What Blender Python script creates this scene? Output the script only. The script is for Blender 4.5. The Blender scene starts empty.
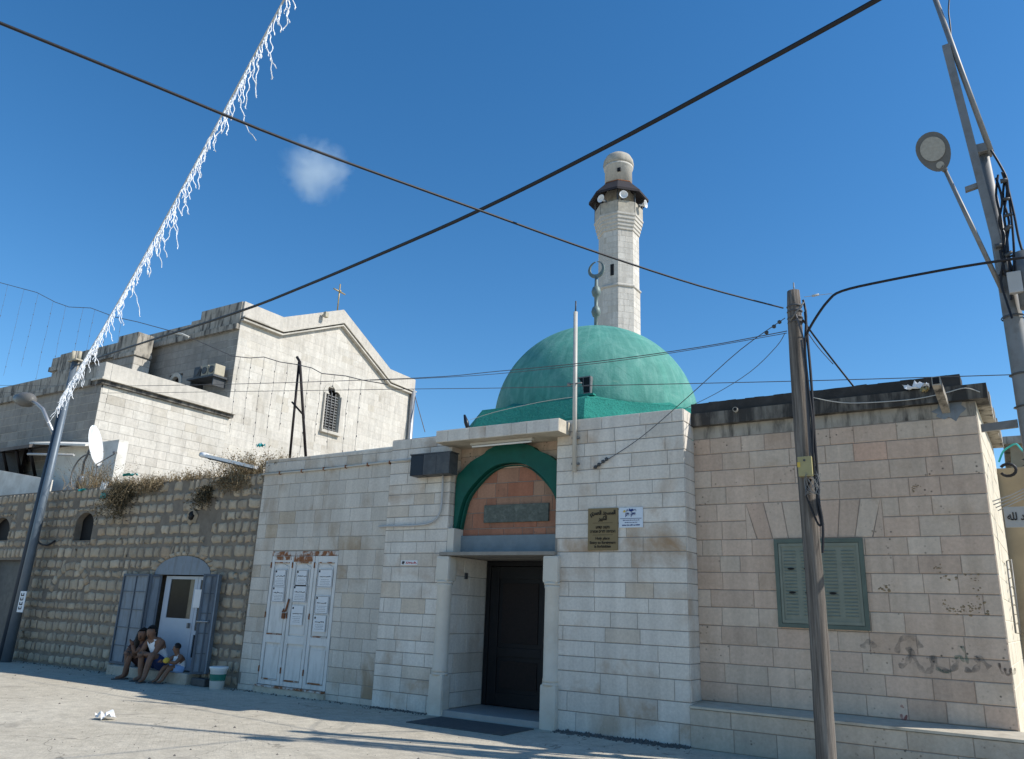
import bpy, bmesh, math, random
from mathutils import Vector, Matrix
R = math.radians
random.seed(11)
scene = bpy.context.scene
COL = scene.collection

# ------------------------------------------------------------------ camera
F_PX = 778.5
PITCH, ROLL, YAW = R(16.472), R(-2.212), R(32.607)
CAM = Vector((0, 0, 1.6))
def _cam():
    cy, sy, cp, sp, cr, sr = math.cos(YAW), math.sin(YAW), math.cos(PITCH), math.sin(PITCH), math.cos(ROLL), math.sin(ROLL)
    Rz = Matrix(((cy, sy, 0), (-sy, cy, 0), (0, 0, 1)))
    Rx = Matrix(((1, 0, 0), (0, cp, sp), (0, -sp, cp)))
    Ry = Matrix(((cr, 0, -sr), (0, 1, 0), (sr, 0, cr)))
    return Ry @ Rx @ Rz
CM = _cam()
right, fwd, up = Vector(CM[0]), Vector(CM[1]), Vector(CM[2])
cd = bpy.data.cameras.new('camera')
cam = bpy.data.objects.new('camera', cd); COL.objects.link(cam)
cam.matrix_world = Matrix(((right.x, up.x, -fwd.x, CAM.x), (right.y, up.y, -fwd.y, CAM.y), (right.z, up.z, -fwd.z, CAM.z), (0, 0, 0, 1)))
cd.sensor_width = 36; cd.lens = F_PX / 1024 * 36; cd.clip_end = 5000; cd.clip_start = .05
scene.camera = cam
# survey helper: where the sight line through a photo point meets a real plane of the place
def ray(x, y):
    return (right * ((x - 512) / F_PX) + fwd - up * ((y - 379.5) / F_PX)).normalized()
def at(x, y, Y):
    d = ray(x, y); return CAM + d * ((Y - CAM.y) / d.y)
def onp(x, y, P0, P1):
    n = Vector((-(P1[1] - P0[1]), P1[0] - P0[0], 0)); d = ray(x, y)
    return CAM + d * ((Vector((P0[0], P0[1], 0)) - CAM).dot(n) / d.dot(n))

# ------------------------------------------------------------------ materials
class NT:
    def __init__(s, name):
        s.m = bpy.data.materials.new(name); s.m.use_nodes = True
        s.t = s.m.node_tree; s.b = s.t.nodes['Principled BSDF']
        s.obj = s.t.nodes.new('ShaderNodeTexCoord').outputs['Object']
    def n(s, k, **kw):
        d = s.t.nodes.new(k)
        for a, v in kw.items(): setattr(d, a, v)
        return d
    def l(s, a, b): s.t.links.new(a, b)
    def noise(s, scale, det=5, rough=.55, vec=None, dist=0):
        d = s.n('ShaderNodeTexNoise'); d.inputs['Scale'].default_value = scale; d.inputs['Detail'].default_value = det
        d.inputs['Roughness'].default_value = rough; d.inputs['Distortion'].default_value = dist
        s.l(vec or s.obj, d.inputs['Vector']); return d.outputs['Fac']
    def mapped(s, sc):
        d = s.n('ShaderNodeMapping'); d.inputs['Scale'].default_value = sc; s.l(s.obj, d.inputs['Vector']); return d.outputs['Vector']
    def ramp(s, fac, stops, interp='LINEAR'):
        d = s.n('ShaderNodeValToRGB'); e = d.color_ramp.elements; d.color_ramp.interpolation = interp
        while len(e) < len(stops): e.new(.5)
        for q, (p, c) in zip(e, stops):
            q.position = p; q.color = (c, c, c, 1) if not hasattr(c, '__len__') else (*c[:3], 1)
        s.l(fac, d.inputs[0]); return d.outputs['Color']
    def mix(s, fac, a, b, mode='MIX'):
        d = s.n('ShaderNodeMix', data_type='RGBA', blend_type=mode)
        for i, v in ((0, fac), (6, a), (7, b)):
            if hasattr(v, 'links'): s.l(v, d.inputs[i])
            elif i == 0: d.inputs[0].default_value = v
            else: d.inputs[i].default_value = (*v[:3], 1)
        return d.outputs[2]
    def math(s, op, a, b=0):
        d = s.n('ShaderNodeMath', operation=op)
        for i, v in ((0, a), (1, b)):
            if hasattr(v, 'links'): s.l(v, d.inputs[i])
            else: d.inputs[i].default_value = v
        return d.outputs[0]
    def color(s, c):
        i = s.b.inputs['Base Color']
        if hasattr(c, 'links'): s.l(c, i)
        else: i.default_value = (*c[:3], 1)
    def bump(s, h, strength=.4, dist=.01):
        d = s.n('ShaderNodeBump'); d.inputs['Strength'].default_value = strength; d.inputs['Distance'].default_value = dist
        s.l(h, d.inputs['Height']); s.l(d.outputs[0], s.b.inputs['Normal'])
    def done(s, rough=.9, metal=0, spec=.3):
        s.b.inputs['Roughness'].default_value = rough; s.b.inputs['Metallic'].default_value = metal
        s.b.inputs['Specular IOR Level'].default_value = spec
        return s.m
def stone(name, a, b, c, stain, stain_amt=.5, nscale=1.3, bump=.35, fine=30, lich=0, vlo=.9):
    t = NT(name)
    at_ = t.n('ShaderNodeAttribute', attribute_name='tint'); sep = t.n('ShaderNodeSeparateColor'); t.l(at_.outputs['Color'], sep.inputs[0])
    col = t.ramp(sep.outputs[0], [(0, a), (.84, b), (1, c)])
    val = t.ramp(sep.outputs[1], [(0, vlo), (1, 1.06)]); col = t.mix(1, col, val, 'MULTIPLY')
    f = t.noise(fine, 6, .65); col = t.mix(1, col, t.ramp(f, [(.25, .84), (.75, 1.1)]), 'MULTIPLY')
    st = t.noise(nscale, 6, .6, dist=.4); sm = t.ramp(st, [(.48, 0), (.7, 1)])
    sel = t.ramp(sep.outputs[2], [(.35, .15), (.9, 1)])
    col = t.mix(t.math('MULTIPLY', t.math('MULTIPLY', sm, sel), stain_amt), col, stain)
    drip = t.noise(1, 4, .6, t.mapped((5, 5, .5)))
    col = t.mix(1, col, t.ramp(drip, [(.3, .86), (.62, 1.04)]), 'MULTIPLY')
    if lich:
        v = t.n('ShaderNodeTexVoronoi'); v.inputs['Scale'].default_value = 15; t.l(t.obj, v.inputs['Vector'])
        hole = t.ramp(v.outputs['Distance'], [(.1, 1), (.24, 0)])
        pm = t.ramp(t.noise(2.1, 4), [(.54, 0), (.64, 1)])
        col = t.mix(t.math('MULTIPLY', t.math('MULTIPLY', hole, pm), lich), col, (.07, .06, .05))
    t.color(col)
    h = t.noise(fine * 1.6, 8, .7); h2 = t.noise(6, 4)
    t.bump(t.math('ADD', h, t.math('MULTIPLY', h2, 1.5)), bump, .012)
    return t.done(.93)
def plain(name, c, var=.15, scale=8, rough=.7, metal=0, stain=None, stain_amt=.6, st=(.5, .68), nscale=2.5, bump=.15, streak=False):
    t = NT(name); f = t.noise(scale, 5, .6)
    col = t.mix(1, (*c,), t.ramp(f, [(.25, 1 - var), (.75, 1 + var)]), 'MULTIPLY')
    if stain:
        s = t.noise(nscale, 6, .65, t.mapped((3, 3, .6)) if streak else None, .3)
        col = t.mix(t.math('MULTIPLY', t.ramp(s, [(st[0], 0), (st[1], 1)]), stain_amt), col, stain)
    t.color(col); t.bump(t.noise(scale * 6, 5), bump, .006)
    return t.done(rough, metal)
M = {}
M['portal'] = stone('white_limestone', (.655, .605, .53), (.69, .645, .575), (.58, .495, .395), (.36, .225, .12), .9, 1.1, .3, 28, 0, .94)
M['portal_joint'] = plain('grey_joint_mortar', (.25, .23, .2))
M['shop'] = stone('grey_limestone', (.57, .52, .445), (.61, .565, .495), (.51, .43, .33), (.3, .2, .11), .85, 1.1, .3, 28, 0, .93)
M['pink'] = stone('pink_limestone', (.59, .44, .335), (.64, .525, .415), (.61, .405, .295), (.37, .26, .17), .55, 1.8, .35, 24, .9)
M['pink_joint'] = plain('brown_joint_mortar', (.24, .2, .165))
M['ledge'] = stone('ledge_limestone', (.49, .43, .345), (.54, .475, .39), (.46, .39, .3), (.27, .2, .14), .6, 2, .4, 22, .9)
M['rubble'] = stone('rough_field_stone', (.42, .345, .25), (.5, .42, .315), (.4, .3, .205), (.22, .18, .14), .6, 2.2, .8, 16, .5, .8)
M['mortar'] = plain('smeared_grey_mortar', (.2, .172, .138), .3, 5, .95, stain=(.115, .1, .08), nscale=1.2, bump=.5)
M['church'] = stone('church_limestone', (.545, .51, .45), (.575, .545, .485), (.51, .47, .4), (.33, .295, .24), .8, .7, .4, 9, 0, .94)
M['church_shaded'] = stone('shaded_weathered_church_stone', (.30, .28, .25), (.34, .32, .285), (.27, .245, .21), (.12, .115, .105), .6, .5, .3, 9)  # darker copy of the church stone: weathering plus shade put into the colour
M['column'] = plain('column_limestone', (.6, .555, .475), .08, 4, .9, stain=(.4, .33, .25), nscale=2, stain_amt=.35)
M['church_joint_shaded'] = plain('shaded_church_mortar', (.2, .19, .175))  # darker church joints for the shaded walls, shade put into the colour
M['church_joint'] = plain('pale_joint_mortar', (.5, .47, .41))
M['church_trim'] = plain('weathered_cornice_stone', (.5, .47, .41), .2, 3, .9, stain=(.22, .2, .17), nscale=.9, stain_amt=.6)
M['plaster_side'] = plain('cream_plaster', (.66, .6, .48), .12, 3, .9, stain=(.4, .32, .22), stain_amt=.4, nscale=1.2, streak=True)
M['redstone'] = stone('red_limestone', (.36, .155, .095), (.41, .235, .155), (.35, .22, .15), (.2, .11, .075), .7, 3, .5, 26, .6, .82)
M['minaret'] = stone('minaret_limestone', (.58, .55, .49), (.63, .6, .54), (.53, .49, .42), (.4, .36, .3), .45, .35, .2, 8)
M['minaret_old'] = plain('weathered_gallery_stone', (.4, .37, .31), .25, 4, .9, stain=(.14, .13, .11), nscale=.9)
M['concrete'] = plain('stained_concrete', (.36, .33, .28), .2, 4, .93, stain=(.05, .047, .043), stain_amt=.9, st=(.48, .64), nscale=1.6, bump=.4, streak=True)
M['concrete_dark'] = plain('sooty_concrete', (.19, .175, .15), .25, 4, .95, stain=(.04, .038, .036), stain_amt=.95, st=(.4, .56), nscale=1.4, bump=.5, streak=True)
M['concrete_black'] = plain('blackened_concrete', (.055, .052, .049), .3, 5, .95, stain=(.035, .034, .032), stain_amt=.9, st=(.4, .6), nscale=2.2, bump=.5)
M['roofdeck'] = plain('roof_deck', (.4, .37, .32), .2, 2, .95)
M['lintel'] = plain('blue_grey_lintel', (.19, .23, .25), .15, 5, .8, stain=(.3, .31, .3), nscale=2)
M['greenpaint'] = plain('green_arch_paint', (.003, .085, .062), .15, 6, .6, stain=(.002, .05, .04), nscale=2)
M['plaque'] = plain('grey_carved_plaque', (.1, .115, .1), .3, 22, .85, stain=(.2, .22, .19), nscale=9, bump=.9)
M['tile'] = plain('grey_threshold_tile', (.3, .3, .29), .15, 3, .5)
M['darkwood'] = plain('dark_brown_wood', (.008, .0085, .0105), .3, 6, .6)
M['darkwood_red'] = plain('carved_reddish_wood', (.014, .0095, .009), .4, 30, .65, bump=.8)
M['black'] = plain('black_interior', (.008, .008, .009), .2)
M['whitedoor'] = plain('white_door_paint', (.66, .645, .61), .07, 4, .6, stain=(.42, .4, .36), stain_amt=.5, nscale=3, streak=True)
M['rust'] = plain('rusty_brown_metal', (.22, .09, .04), .4, 14, .9, stain=(.16, .06, .03), nscale=9)
M['rust_patchy'] = plain('flaking_rust_and_paint', (.26, .11, .05), .4, 14, .9, stain=(.56, .54, .5), stain_amt=.92, st=(.46, .56), nscale=7)
M['paper'] = plain('white_paper', (.7, .705, .7), .05, 6, .8)
M['ink'] = plain('black_ink', (.03, .03, .035), .1)
M['bluegrey'] = plain('blue_grey_shutter_paint', (.19, .225, .26), .12, 5, .6, stain=(.12, .12, .12), nscale=3, streak=True)
M['bluegrey_dark'] = plain('dark_shutter_frame', (.085, .105, .13), .15, 5, .6)
M['paledoor'] = plain('pale_blue_metal_door', (.42, .47, .53), .06, 4, .5)
M['glass_dark'] = plain('dark_window_glass', (.015, .018, .02), .2, 4, .12, bump=0)
M['glass_dark'].node_tree.nodes['Principled BSDF'].inputs['Specular IOR Level'].default_value = .06
M['glass_tan'] = plain('tan_reflection_glass', (.12, .11, .09), .4, 3, .2, stain=(.03, .03, .03), nscale=2, bump=0)  # tan of a reflection put into the glass colour
M['greenshutter'] = plain('faded_green_shutter', (.205, .225, .18), .12, 5, .65, stain=(.27, .28, .235), nscale=4, stain_amt=.5)
M['greenshutter_dark'] = plain('dark_green_frame', (.11, .14, .115), .15, 5, .65)
M['steel'] = plain('galvanised_steel', (.34, .35, .36), .12, 5, .45, .6, bump=.05)
M['steel_grey'] = plain('dull_grey_steel', (.22, .22, .215), .12, 5, .55, .3, stain=(.13, .11, .09), nscale=3, bump=.05)
M['polepaint'] = plain('blue_grey_pole_paint', (.12, .15, .18), .12, 5, .45, .2, stain=(.1, .125, .15), nscale=3, bump=.05)
M['poledark'] = plain('dark_blue_grey_pole_paint', (.04, .055, .075), .12, 5, .5, .2, bump=.05)
M['pipe'] = plain('beige_painted_pipe', (.48, .46, .41), .1, 5, .5)
M['pvc'] = plain('grey_plastic_conduit', (.42, .42, .41), .1, 5, .55)
M['cable'] = plain('black_cable', (.014, .014, .017), .1, 9, .5)
M['cable_grey'] = plain('grey_cable', (.085, .085, .09), .1, 9, .6)
M['cable_white'] = plain('white_cable', (.5, .49, .45), .1, 9, .6)
M['tinsel'] = plain('white_tinsel', (.78, .8, .82), .08, 9, .35)
M['box_dark'] = plain('dark_grey_metal_box', (.06, .065, .07), .25, 8, .5, stain=(.1, .1, .095), nscale=4)
M['box_black'] = plain('navy_black_metal_box', (.012, .016, .024), .2, 6, .4)
M['box_grey'] = plain('mid_grey_metal_box', (.14, .145, .15), .2, 9, .5, stain=(.22, .22, .21), nscale=5)
M['lampgrey'] = plain('grey_lamp_housing', (.13, .125, .115), .1, 9, .5)
M['lens'] = plain('frosted_lamp_lens', (.33, .31, .265), .15, 30, .4)
M['white'] = plain('white_enamel', (.75, .76, .76), .05, 5, .45)
M['whitewash'] = plain('whitewashed_plaster', (.68, .66, .6), .1, 3, .9, stain=(.42, .38, .32), nscale=1)
M['sheet'] = plain('weathered_roof_sheet', (.11, .1, .095), .2, 3, .8, stain=(.22, .2, .18), nscale=1)
M['wall_far'] = plain('tan_far_wall', (.34, .28, .19), .2, 2, .9, stain=(.2, .15, .1), nscale=1)
M['gold'] = plain('old_brass', (.4, .31, .15), .15, 5, .5, .5)
M['brown_sign'] = plain('bronze_brown_sign', (.21, .155, .075), .06, 12, .5)
M['sign_ink'] = plain('dark_brown_lettering', (.025, .02, .014), .05)
M['sign_white'] = plain('white_enamel_sign', (.62, .68, .74), .04, 6, .4)
M['sign_grey'] = plain('grey_white_sign', (.3, .33, .36), .06, 6, .5)
M['sign_blue'] = plain('navy_sign_ink', (.02, .04, .16), .05)
M['sign_yellow'] = plain('yellow_sign_ink', (.6, .42, .08), .05)
M['ledge_top'] = plain('worn_ledge_render', (.5, .45, .36), .15, 8, .9, stain=(.3, .26, .2), nscale=3)
M['beige'] = plain('beige_enamel', (.4, .36, .27), .1, 6, .6, stain=(.25, .22, .17), nscale=3)
M['red'] = plain('red_paint', (.5, .04, .05), .1)
M['teal'] = plain('teal_plastic', (.03, .35, .36), .1)
M['yellowbox'] = plain('yellowed_meter_box', (.34, .3, .15), .12, 8, .6)
M['rubber'] = plain('dark_doormat', (.085, .087, .085), .25, 12, .95, bump=.5)
M['dirt'] = plain('loose_dark_rubble', (.12, .11, .1), .3, 20, 1)
M['plaster_patch'] = plain('leftover_plaster_patch', (.28, .21, .13), .3, 14, .95, bump=.6)
M['skin'] = plain('tanned_skin', (.21, .11, .068), .1, 9, .6)
M['skin2'] = plain('brown_skin', (.17, .088, .055), .1, 9, .6)
M['hair'] = plain('black_hair', (.012, .01, .009), .3, 40, .6, bump=.5)
M['tank'] = plain('white_cotton', (.75, .76, .78), .05, 12, .9)
M['shorts_blue'] = plain('navy_blue_cotton', (.03, .055, .16), .1, 12, .9)
M['shorts_light'] = plain('light_blue_cotton', (.3, .45, .72), .1, 12, .9)
M['shirt_dark'] = plain('dark_maroon_cotton', (.06, .03, .03), .1, 12, .9)
M['yellow'] = plain('yellow_food', (.6, .42, .06), .15, 12, .7)
M['bucket'] = plain('white_bucket_plastic', (.72, .73, .72), .06, 5, .5)
M['bucket_green'] = plain('green_bucket_label', (.02, .16, .12), .1, 5, .5)
def wood_mat():
    t = NT('weathered_pole_wood'); v = t.mapped((9, 9, .35))
    f = t.noise(3, 8, .7, v); g = t.noise(1.2, 4)
    c = t.ramp(f, [(.32, (.055, .048, .042)), (.5, (.15, .13, .112)), (.7, (.28, .25, .215))])
    c = t.mix(t.ramp(g, [(.45, 0), (.75, .6)]), c, (.1, .09, .08))
    t.color(c); t.bump(f, .7, .02); return t.done(.95)
M['wood'] = wood_mat()
M['gallery_wood'] = plain('dark_gallery_timber', (.03, .026, .03), .3, 6, .8)
M['finial'] = plain('weathered_grey_green_copper', (.16, .2, .19), .2, 9, .6, .4)
def dome_mat():
    t = NT('weathered_green_dome_paint'); a = t.noise(1.5, 8, .7, dist=.9); b = t.noise(9, 6, .7); c3 = t.noise(26, 4)
    c = t.ramp(a, [(.3, (.045, .195, .16)), (.5, (.08, .265, .22)), (.7, (.16, .355, .30))])
    st = t.noise(1, 5, .6, t.mapped((1.6, 1.6, .35)))
    c = t.mix(t.ramp(st, [(.5, 0), (.7, .35)]), c, (.11, .4, .31))
    sx = t.n('ShaderNodeSeparateXYZ'); t.l(t.obj, sx.inputs[0])
    ang = t.math('ARCTAN2', t.math('SUBTRACT', sx.outputs[1], 6.55), t.math('ADD', sx.outputs[0], 1.97))
    cb = t.n('ShaderNodeCombineXYZ'); t.l(t.math('MULTIPLY', ang, 9), cb.inputs[0]); t.l(t.math('MULTIPLY', sx.outputs[2], .55), cb.inputs[2])
    run = t.noise(1.6, 6, .7, cb.outputs[0])
    c = t.mix(t.ramp(run, [(.5, 0), (.72, .5)]), c, (.2, .43, .36)); c = t.mix(t.ramp(run, [(.28, .55), (.44, 0)]), c, (.02, .17, .135))
    cs = t.n('ShaderNodeTexVoronoi', feature='DISTANCE_TO_EDGE'); cs.inputs['Scale'].default_value = 1.1; t.l(t.obj, cs.inputs['Vector'])
    c = t.mix(t.math('MULTIPLY', t.ramp(cs.outputs['Distance'], [(0, .45), (.012, 0)]), t.ramp(t.noise(.8, 3), [(.5, 0), (.6, 1)])), c, (.01, .1, .08))
    c = t.mix(t.ramp(b, [(.55, 0), (.78, .45)]), c, (.015, .17, .135))
    c = t.mix(t.ramp(t.noise(.9, 8, .7, dist=1.5), [(.66, 0), (.72, .5)]), c, (.34, .48, .36))
    t.color(c); t.bump(t.math('ADD', c3, b), .45, .012); return t.done(.78)
M['dome'] = dome_mat()
def drum_mat():
    t = NT('rough_green_drum_render'); b = t.noise(14, 7, .75); a = t.noise(1.5, 4)
    c = t.ramp(a, [(.3, (.012, .19, .15)), (.7, (.03, .27, .21))])
    c = t.mix(t.ramp(b, [(.5, 0), (.7, .6)]), c, (.006, .09, .075))
    t.color(c); t.bump(b, 1, .035); return t.done(.9)
M['drum'] = drum_mat()
def ground_mat():
    t = NT('dusty_pale_pavement'); a = t.noise(.35, 6, .6, dist=.5); b = t.noise(5, 8, .7); f = t.noise(34, 5, .75)
    c = t.ramp(a, [(.3, (.47, .42, .33)), (.7, (.58, .53, .43))])
    c = t.mix(1, c, t.ramp(b, [(.25, .72), (.7, 1.14)]), 'MULTIPLY')
    c = t.mix(1, c, t.ramp(f, [(.2, .62), (.75, 1.2)]), 'MULTIPLY')
    c = t.mix(t.ramp(t.noise(1.3, 7, .7, dist=1), [(.57, 0), (.75, .5)]), c, (.17, .16, .14))
    br = t.n('ShaderNodeTexBrick'); br.inputs['Scale'].default_value = 4.2; br.inputs['Mortar Size'].default_value = .012; br.inputs['Mortar Smooth'].default_value = .6
    mp = t.n('ShaderNodeMapping'); mp.inputs['Rotation'].default_value = (0, 0, R(38)); t.l(t.obj, mp.inputs['Vector'])
    wv = t.n('ShaderNodeTexNoise'); wv.inputs['Scale'].default_value = 2
    t.l(mp.outputs[0], br.inputs['Vector'])
    wob = t.n('ShaderNodeMapping'); nz_ = t.n('ShaderNodeTexNoise'); nz_.inputs['Scale'].default_value = 1.5; nz_.inputs['Detail'].default_value = 5; t.l(t.obj, nz_.inputs['Vector'])
    ad = t.n('ShaderNodeVectorMath', operation='ADD'); t.l(t.obj, ad.inputs[0]); t.l(nz_.outputs['Color'], ad.inputs[1])
    ck = t.n('ShaderNodeTexVoronoi', feature='DISTANCE_TO_EDGE'); ck.inputs['Scale'].default_value = .55; t.l(ad.outputs[0], ck.inputs['Vector'])
    c = t.mix(t.math('MULTIPLY', t.ramp(ck.outputs['Distance'], [(0, .75), (.008, 0)]), t.ramp(t.noise(.3, 3), [(.46, 0), (.54, 1)])), c, (.13, .12, .1))
    c = t.mix(t.ramp(t.noise(.8, 7, .65, dist=1.2), [(.6, 0), (.67, .4)]), c, (.2, .185, .155))
    jm = t.math('MULTIPLY', br.outputs['Fac'], t.ramp(t.noise(.5, 4), [(.42, 0), (.62, .35)]))
    c = t.mix(jm, c, (.16, .15, .13))
    t.color(c); t.bump(t.math('ADD', b, t.math('MULTIPLY', f, .6)), .6, .02); return t.done(.95, 0, .2)
M['ground'] = ground_mat()
def leaf_mat(name, a, b, c):
    t = NT(name); at_ = t.n('ShaderNodeAttribute', attribute_name='tint'); sep = t.n('ShaderNodeSeparateColor'); t.l(at_.outputs['Color'], sep.inputs[0])
    t.color(t.ramp(sep.outputs[0], [(0, a), (.5, b), (1, c)])); return t.done(.9)
M['dry'] = leaf_mat('dry_straw_twigs', (.10, .075, .045), (.23, .17, .095), (.33, .26, .155))
M['vine'] = leaf_mat('half_dry_vine_leaves', (.035, .033, .018), (.08, .063, .036), (.16, .12, .065))
def spray(name, c, dens=.75):
    t = NT(name); t.color(c)
    f = t.ramp(t.noise(7, 6, .7), [(.35, 0), (.65, dens)]); t.l(f, t.b.inputs['Alpha']); return t.done(.95)
M['spray'] = spray('faded_dark_spray_paint', (.09, .1, .1), .5)
M['spray_green'] = spray('green_spray_paint', (.03, .15, .11), .6)
M['spray_black'] = spray('black_spray_paint', (.02, .02, .025), 1)
M['spray_red'] = spray('red_spray_paint', (.4, .05, .06), .8)

# ------------------------------------------------------------------ mesh helpers
def V(*a): return Vector(a)
def box(bm, x0, x1, y0, y1, z0, z1, bev=0):
    vs = [bm.verts.new(p) for p in ((x0, y0, z0), (x1, y0, z0), (x1, y1, z0), (x0, y1, z0), (x0, y0, z1), (x1, y0, z1), (x1, y1, z1), (x0, y1, z1))]
    fs = [bm.faces.new([vs[i] for i in q]) for q in ((0, 3, 2, 1), (4, 5, 6, 7), (0, 1, 5, 4), (1, 2, 6, 5), (2, 3, 7, 6), (3, 0, 4, 7))]
    if bev:
        es = list({e for f in fs for e in f.edges})
        bmesh.ops.bevel(bm, geom=es, offset=bev, segments=2, affect='EDGES', profile=.6)
    return vs
def tube(bm, pts, r, n=8, caps=True):
    pts = [Vector(p) for p in pts]; rs = r if hasattr(r, '__len__') else [r] * len(pts)
    rings = []; prev = None
    for i, p in enumerate(pts):
        d = (pts[min(i + 1, len(pts) - 1)] - pts[max(i - 1, 0)]).normalized()
        if prev is None:
            a = d.orthogonal().normalized()
        else:
            a = (prev - d * prev.dot(d)); a = a.normalized() if a.length > 1e-6 else d.orthogonal().normalized()
        prev = a; b = d.cross(a)
        rings.append([bm.verts.new(p + (a * math.cos(2 * math.pi * k / n) + b * math.sin(2 * math.pi * k / n)) * rs[i]) for k in range(n)])
    for A, B in zip(rings, rings[1:]):
        for k in range(n):
            f = bm.faces.new((A[k], A[(k + 1) % n], B[(k + 1) % n], B[k])); f.smooth = n > 5
    if caps:
        bm.faces.new(rings[0][::-1]); bm.faces.new(rings[-1])
def lathe(bm, prof, c, n=48, a0=0, smooth=True, cap=True):
    rings = []
    for r, z in prof:
        if r < 1e-5: rings.append([bm.verts.new((c[0], c[1], c[2] + z))])
        else: rings.append([bm.verts.new((c[0] + r * math.cos(a0 + 2 * math.pi * k / n), c[1] + r * math.sin(a0 + 2 * math.pi * k / n), c[2] + z)) for k in range(n)])
    for A, B in zip(rings, rings[1:]):
        for k in range(n):
            j = (k + 1) % n
            if len(A) == 1 and len(B) == 1: continue
            if len(A) == 1: f = bm.faces.new((A[0], B[j], B[k]))
            elif len(B) == 1: f = bm.faces.new((A[k], A[j], B[0]))
            else: f = bm.faces.new((A[k], A[j], B[j], B[k]))
            f.smooth = smooth
    if cap:
        for q, rev in ((rings[0], True), (rings[-1], False)):
            if len(q) > 2: bm.faces.new(q[::-1] if rev else q)
def prism(bm, poly, d):           # extrude polygon (3D points) by vector d
    d = Vector(d); A = [bm.verts.new(p) for p in poly]; B = [bm.verts.new(Vector(p) + d) for p in poly]
    n = len(A); bm.faces.new(A[::-1]); bm.faces.new(B)
    for k in range(n): bm.faces.new((A[k], A[(k + 1) % n], B[(k + 1) % n], B[k]))
def ribbon2(bm, outer, inner, d): # band between two polylines, extruded by d
    d = Vector(d); n = len(outer)
    o0 = [bm.verts.new(p) for p in outer]; i0 = [bm.verts.new(p) for p in inner]
    o1 = [bm.verts.new(Vector(p) + d) for p in outer]; i1 = [bm.verts.new(Vector(p) + d) for p in inner]
    for k in range(n - 1):
        bm.faces.new((o0[k], o0[k + 1], i0[k + 1], i0[k])); bm.faces.new((o1[k + 1], o1[k], i1[k], i1[k + 1]))
        bm.faces.new((o0[k + 1], o0[k], o1[k], o1[k + 1])); bm.faces.new((i0[k], i0[k + 1], i1[k + 1], i1[k]))
    for k in (0, n - 1): bm.faces.new((o0[k], i0[k], i1[k], o1[k]))
def tag(o, label=None, cat=None, group=None, kind=None):
    for k, v in (('label', label), ('category', cat), ('group', group), ('kind', kind)):
        if v: o[k] = v
    return o
def obj(name, bm, m, parent=None, origin=None, fix=True, label=None):
    me = bpy.data.meshes.new(name)
    if fix: bmesh.ops.recalc_face_normals(bm, faces=bm.faces)
    if parent is not None:
        off = parent.location.copy() if parent.parent is None else parent.location + parent.parent.location
    elif origin is not None: off = Vector(origin)
    else:
        xs = [v.co for v in bm.verts]
        off = V((min(v.x for v in xs) + max(v.x for v in xs)) / 2, (min(v.y for v in xs) + max(v.y for v in xs)) / 2, min(v.z for v in xs))
    bmesh.ops.translate(bm, verts=bm.verts, vec=-off)
    bm.to_mesh(me); bm.free()
    o = bpy.data.objects.new(name, me); COL.objects.link(o)
    for q in (m if isinstance(m, (list, tuple)) else [m]): me.materials.append(M[q] if isinstance(q, str) else q)
    if parent is not None: o.parent = parent
    else: o.location = off
    if label: o['label'] = label
    return o
def thing(name, loc, label, cat, group=None):
    o = bpy.data.objects.new(name, None); COL.objects.link(o); o.location = loc; o.empty_display_size = .2
    return tag(o, label, cat, group)
def BM(): return bmesh.new()
class Fr:                          # wall frame: origin, along, outward normal
    def __init__(s, o, u, n): s.o, s.u, s.n = Vector(o), Vector(u).normalized(), Vector(n).normalized()
    def p(s, u, v, w=0): return s.o + s.u * u + V(0, 0, v) + s.n * w
def solid(bm, fr, u0, u1, v0, v1, depth, holes=(), w=0):
    us = sorted({u0, u1, *[h[i] for h in holes for i in (0, 1) if u0 < h[i] < u1]}); vs = sorted({v0, v1, *[h[i] for h in holes for i in (2, 3) if v0 < h[i] < v1]})
    full = lambda i, j: 0 <= i < len(us) - 1 and 0 <= j < len(vs) - 1 and not any(h[0] - 1e-6 <= us[i] and us[i + 1] <= h[1] + 1e-6 and h[2] - 1e-6 <= vs[j] and vs[j + 1] <= h[3] + 1e-6 for h in holes)
    q = lambda *P: bm.faces.new([bm.verts.new(fr.p(*p)) for p in P])
    for i in range(len(us) - 1):
        for j in range(len(vs) - 1):
            if not full(i, j): continue
            a, b, c, d = us[i], us[i + 1], vs[j], vs[j + 1]; B = w - depth
            q((a, c, w), (b, c, w), (b, d, w), (a, d, w)); q((b, c, B), (a, c, B), (a, d, B), (b, d, B))
            if not full(i - 1, j): q((a, c, B), (a, c, w), (a, d, w), (a, d, B))
            if not full(i + 1, j): q((b, c, w), (b, c, B), (b, d, B), (b, d, w))
            if not full(i, j - 1): q((a, c, B), (b, c, B), (b, c, w), (a, c, w))
            if not full(i, j + 1): q((a, d, w), (b, d, w), (b, d, B), (a, d, B))
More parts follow.
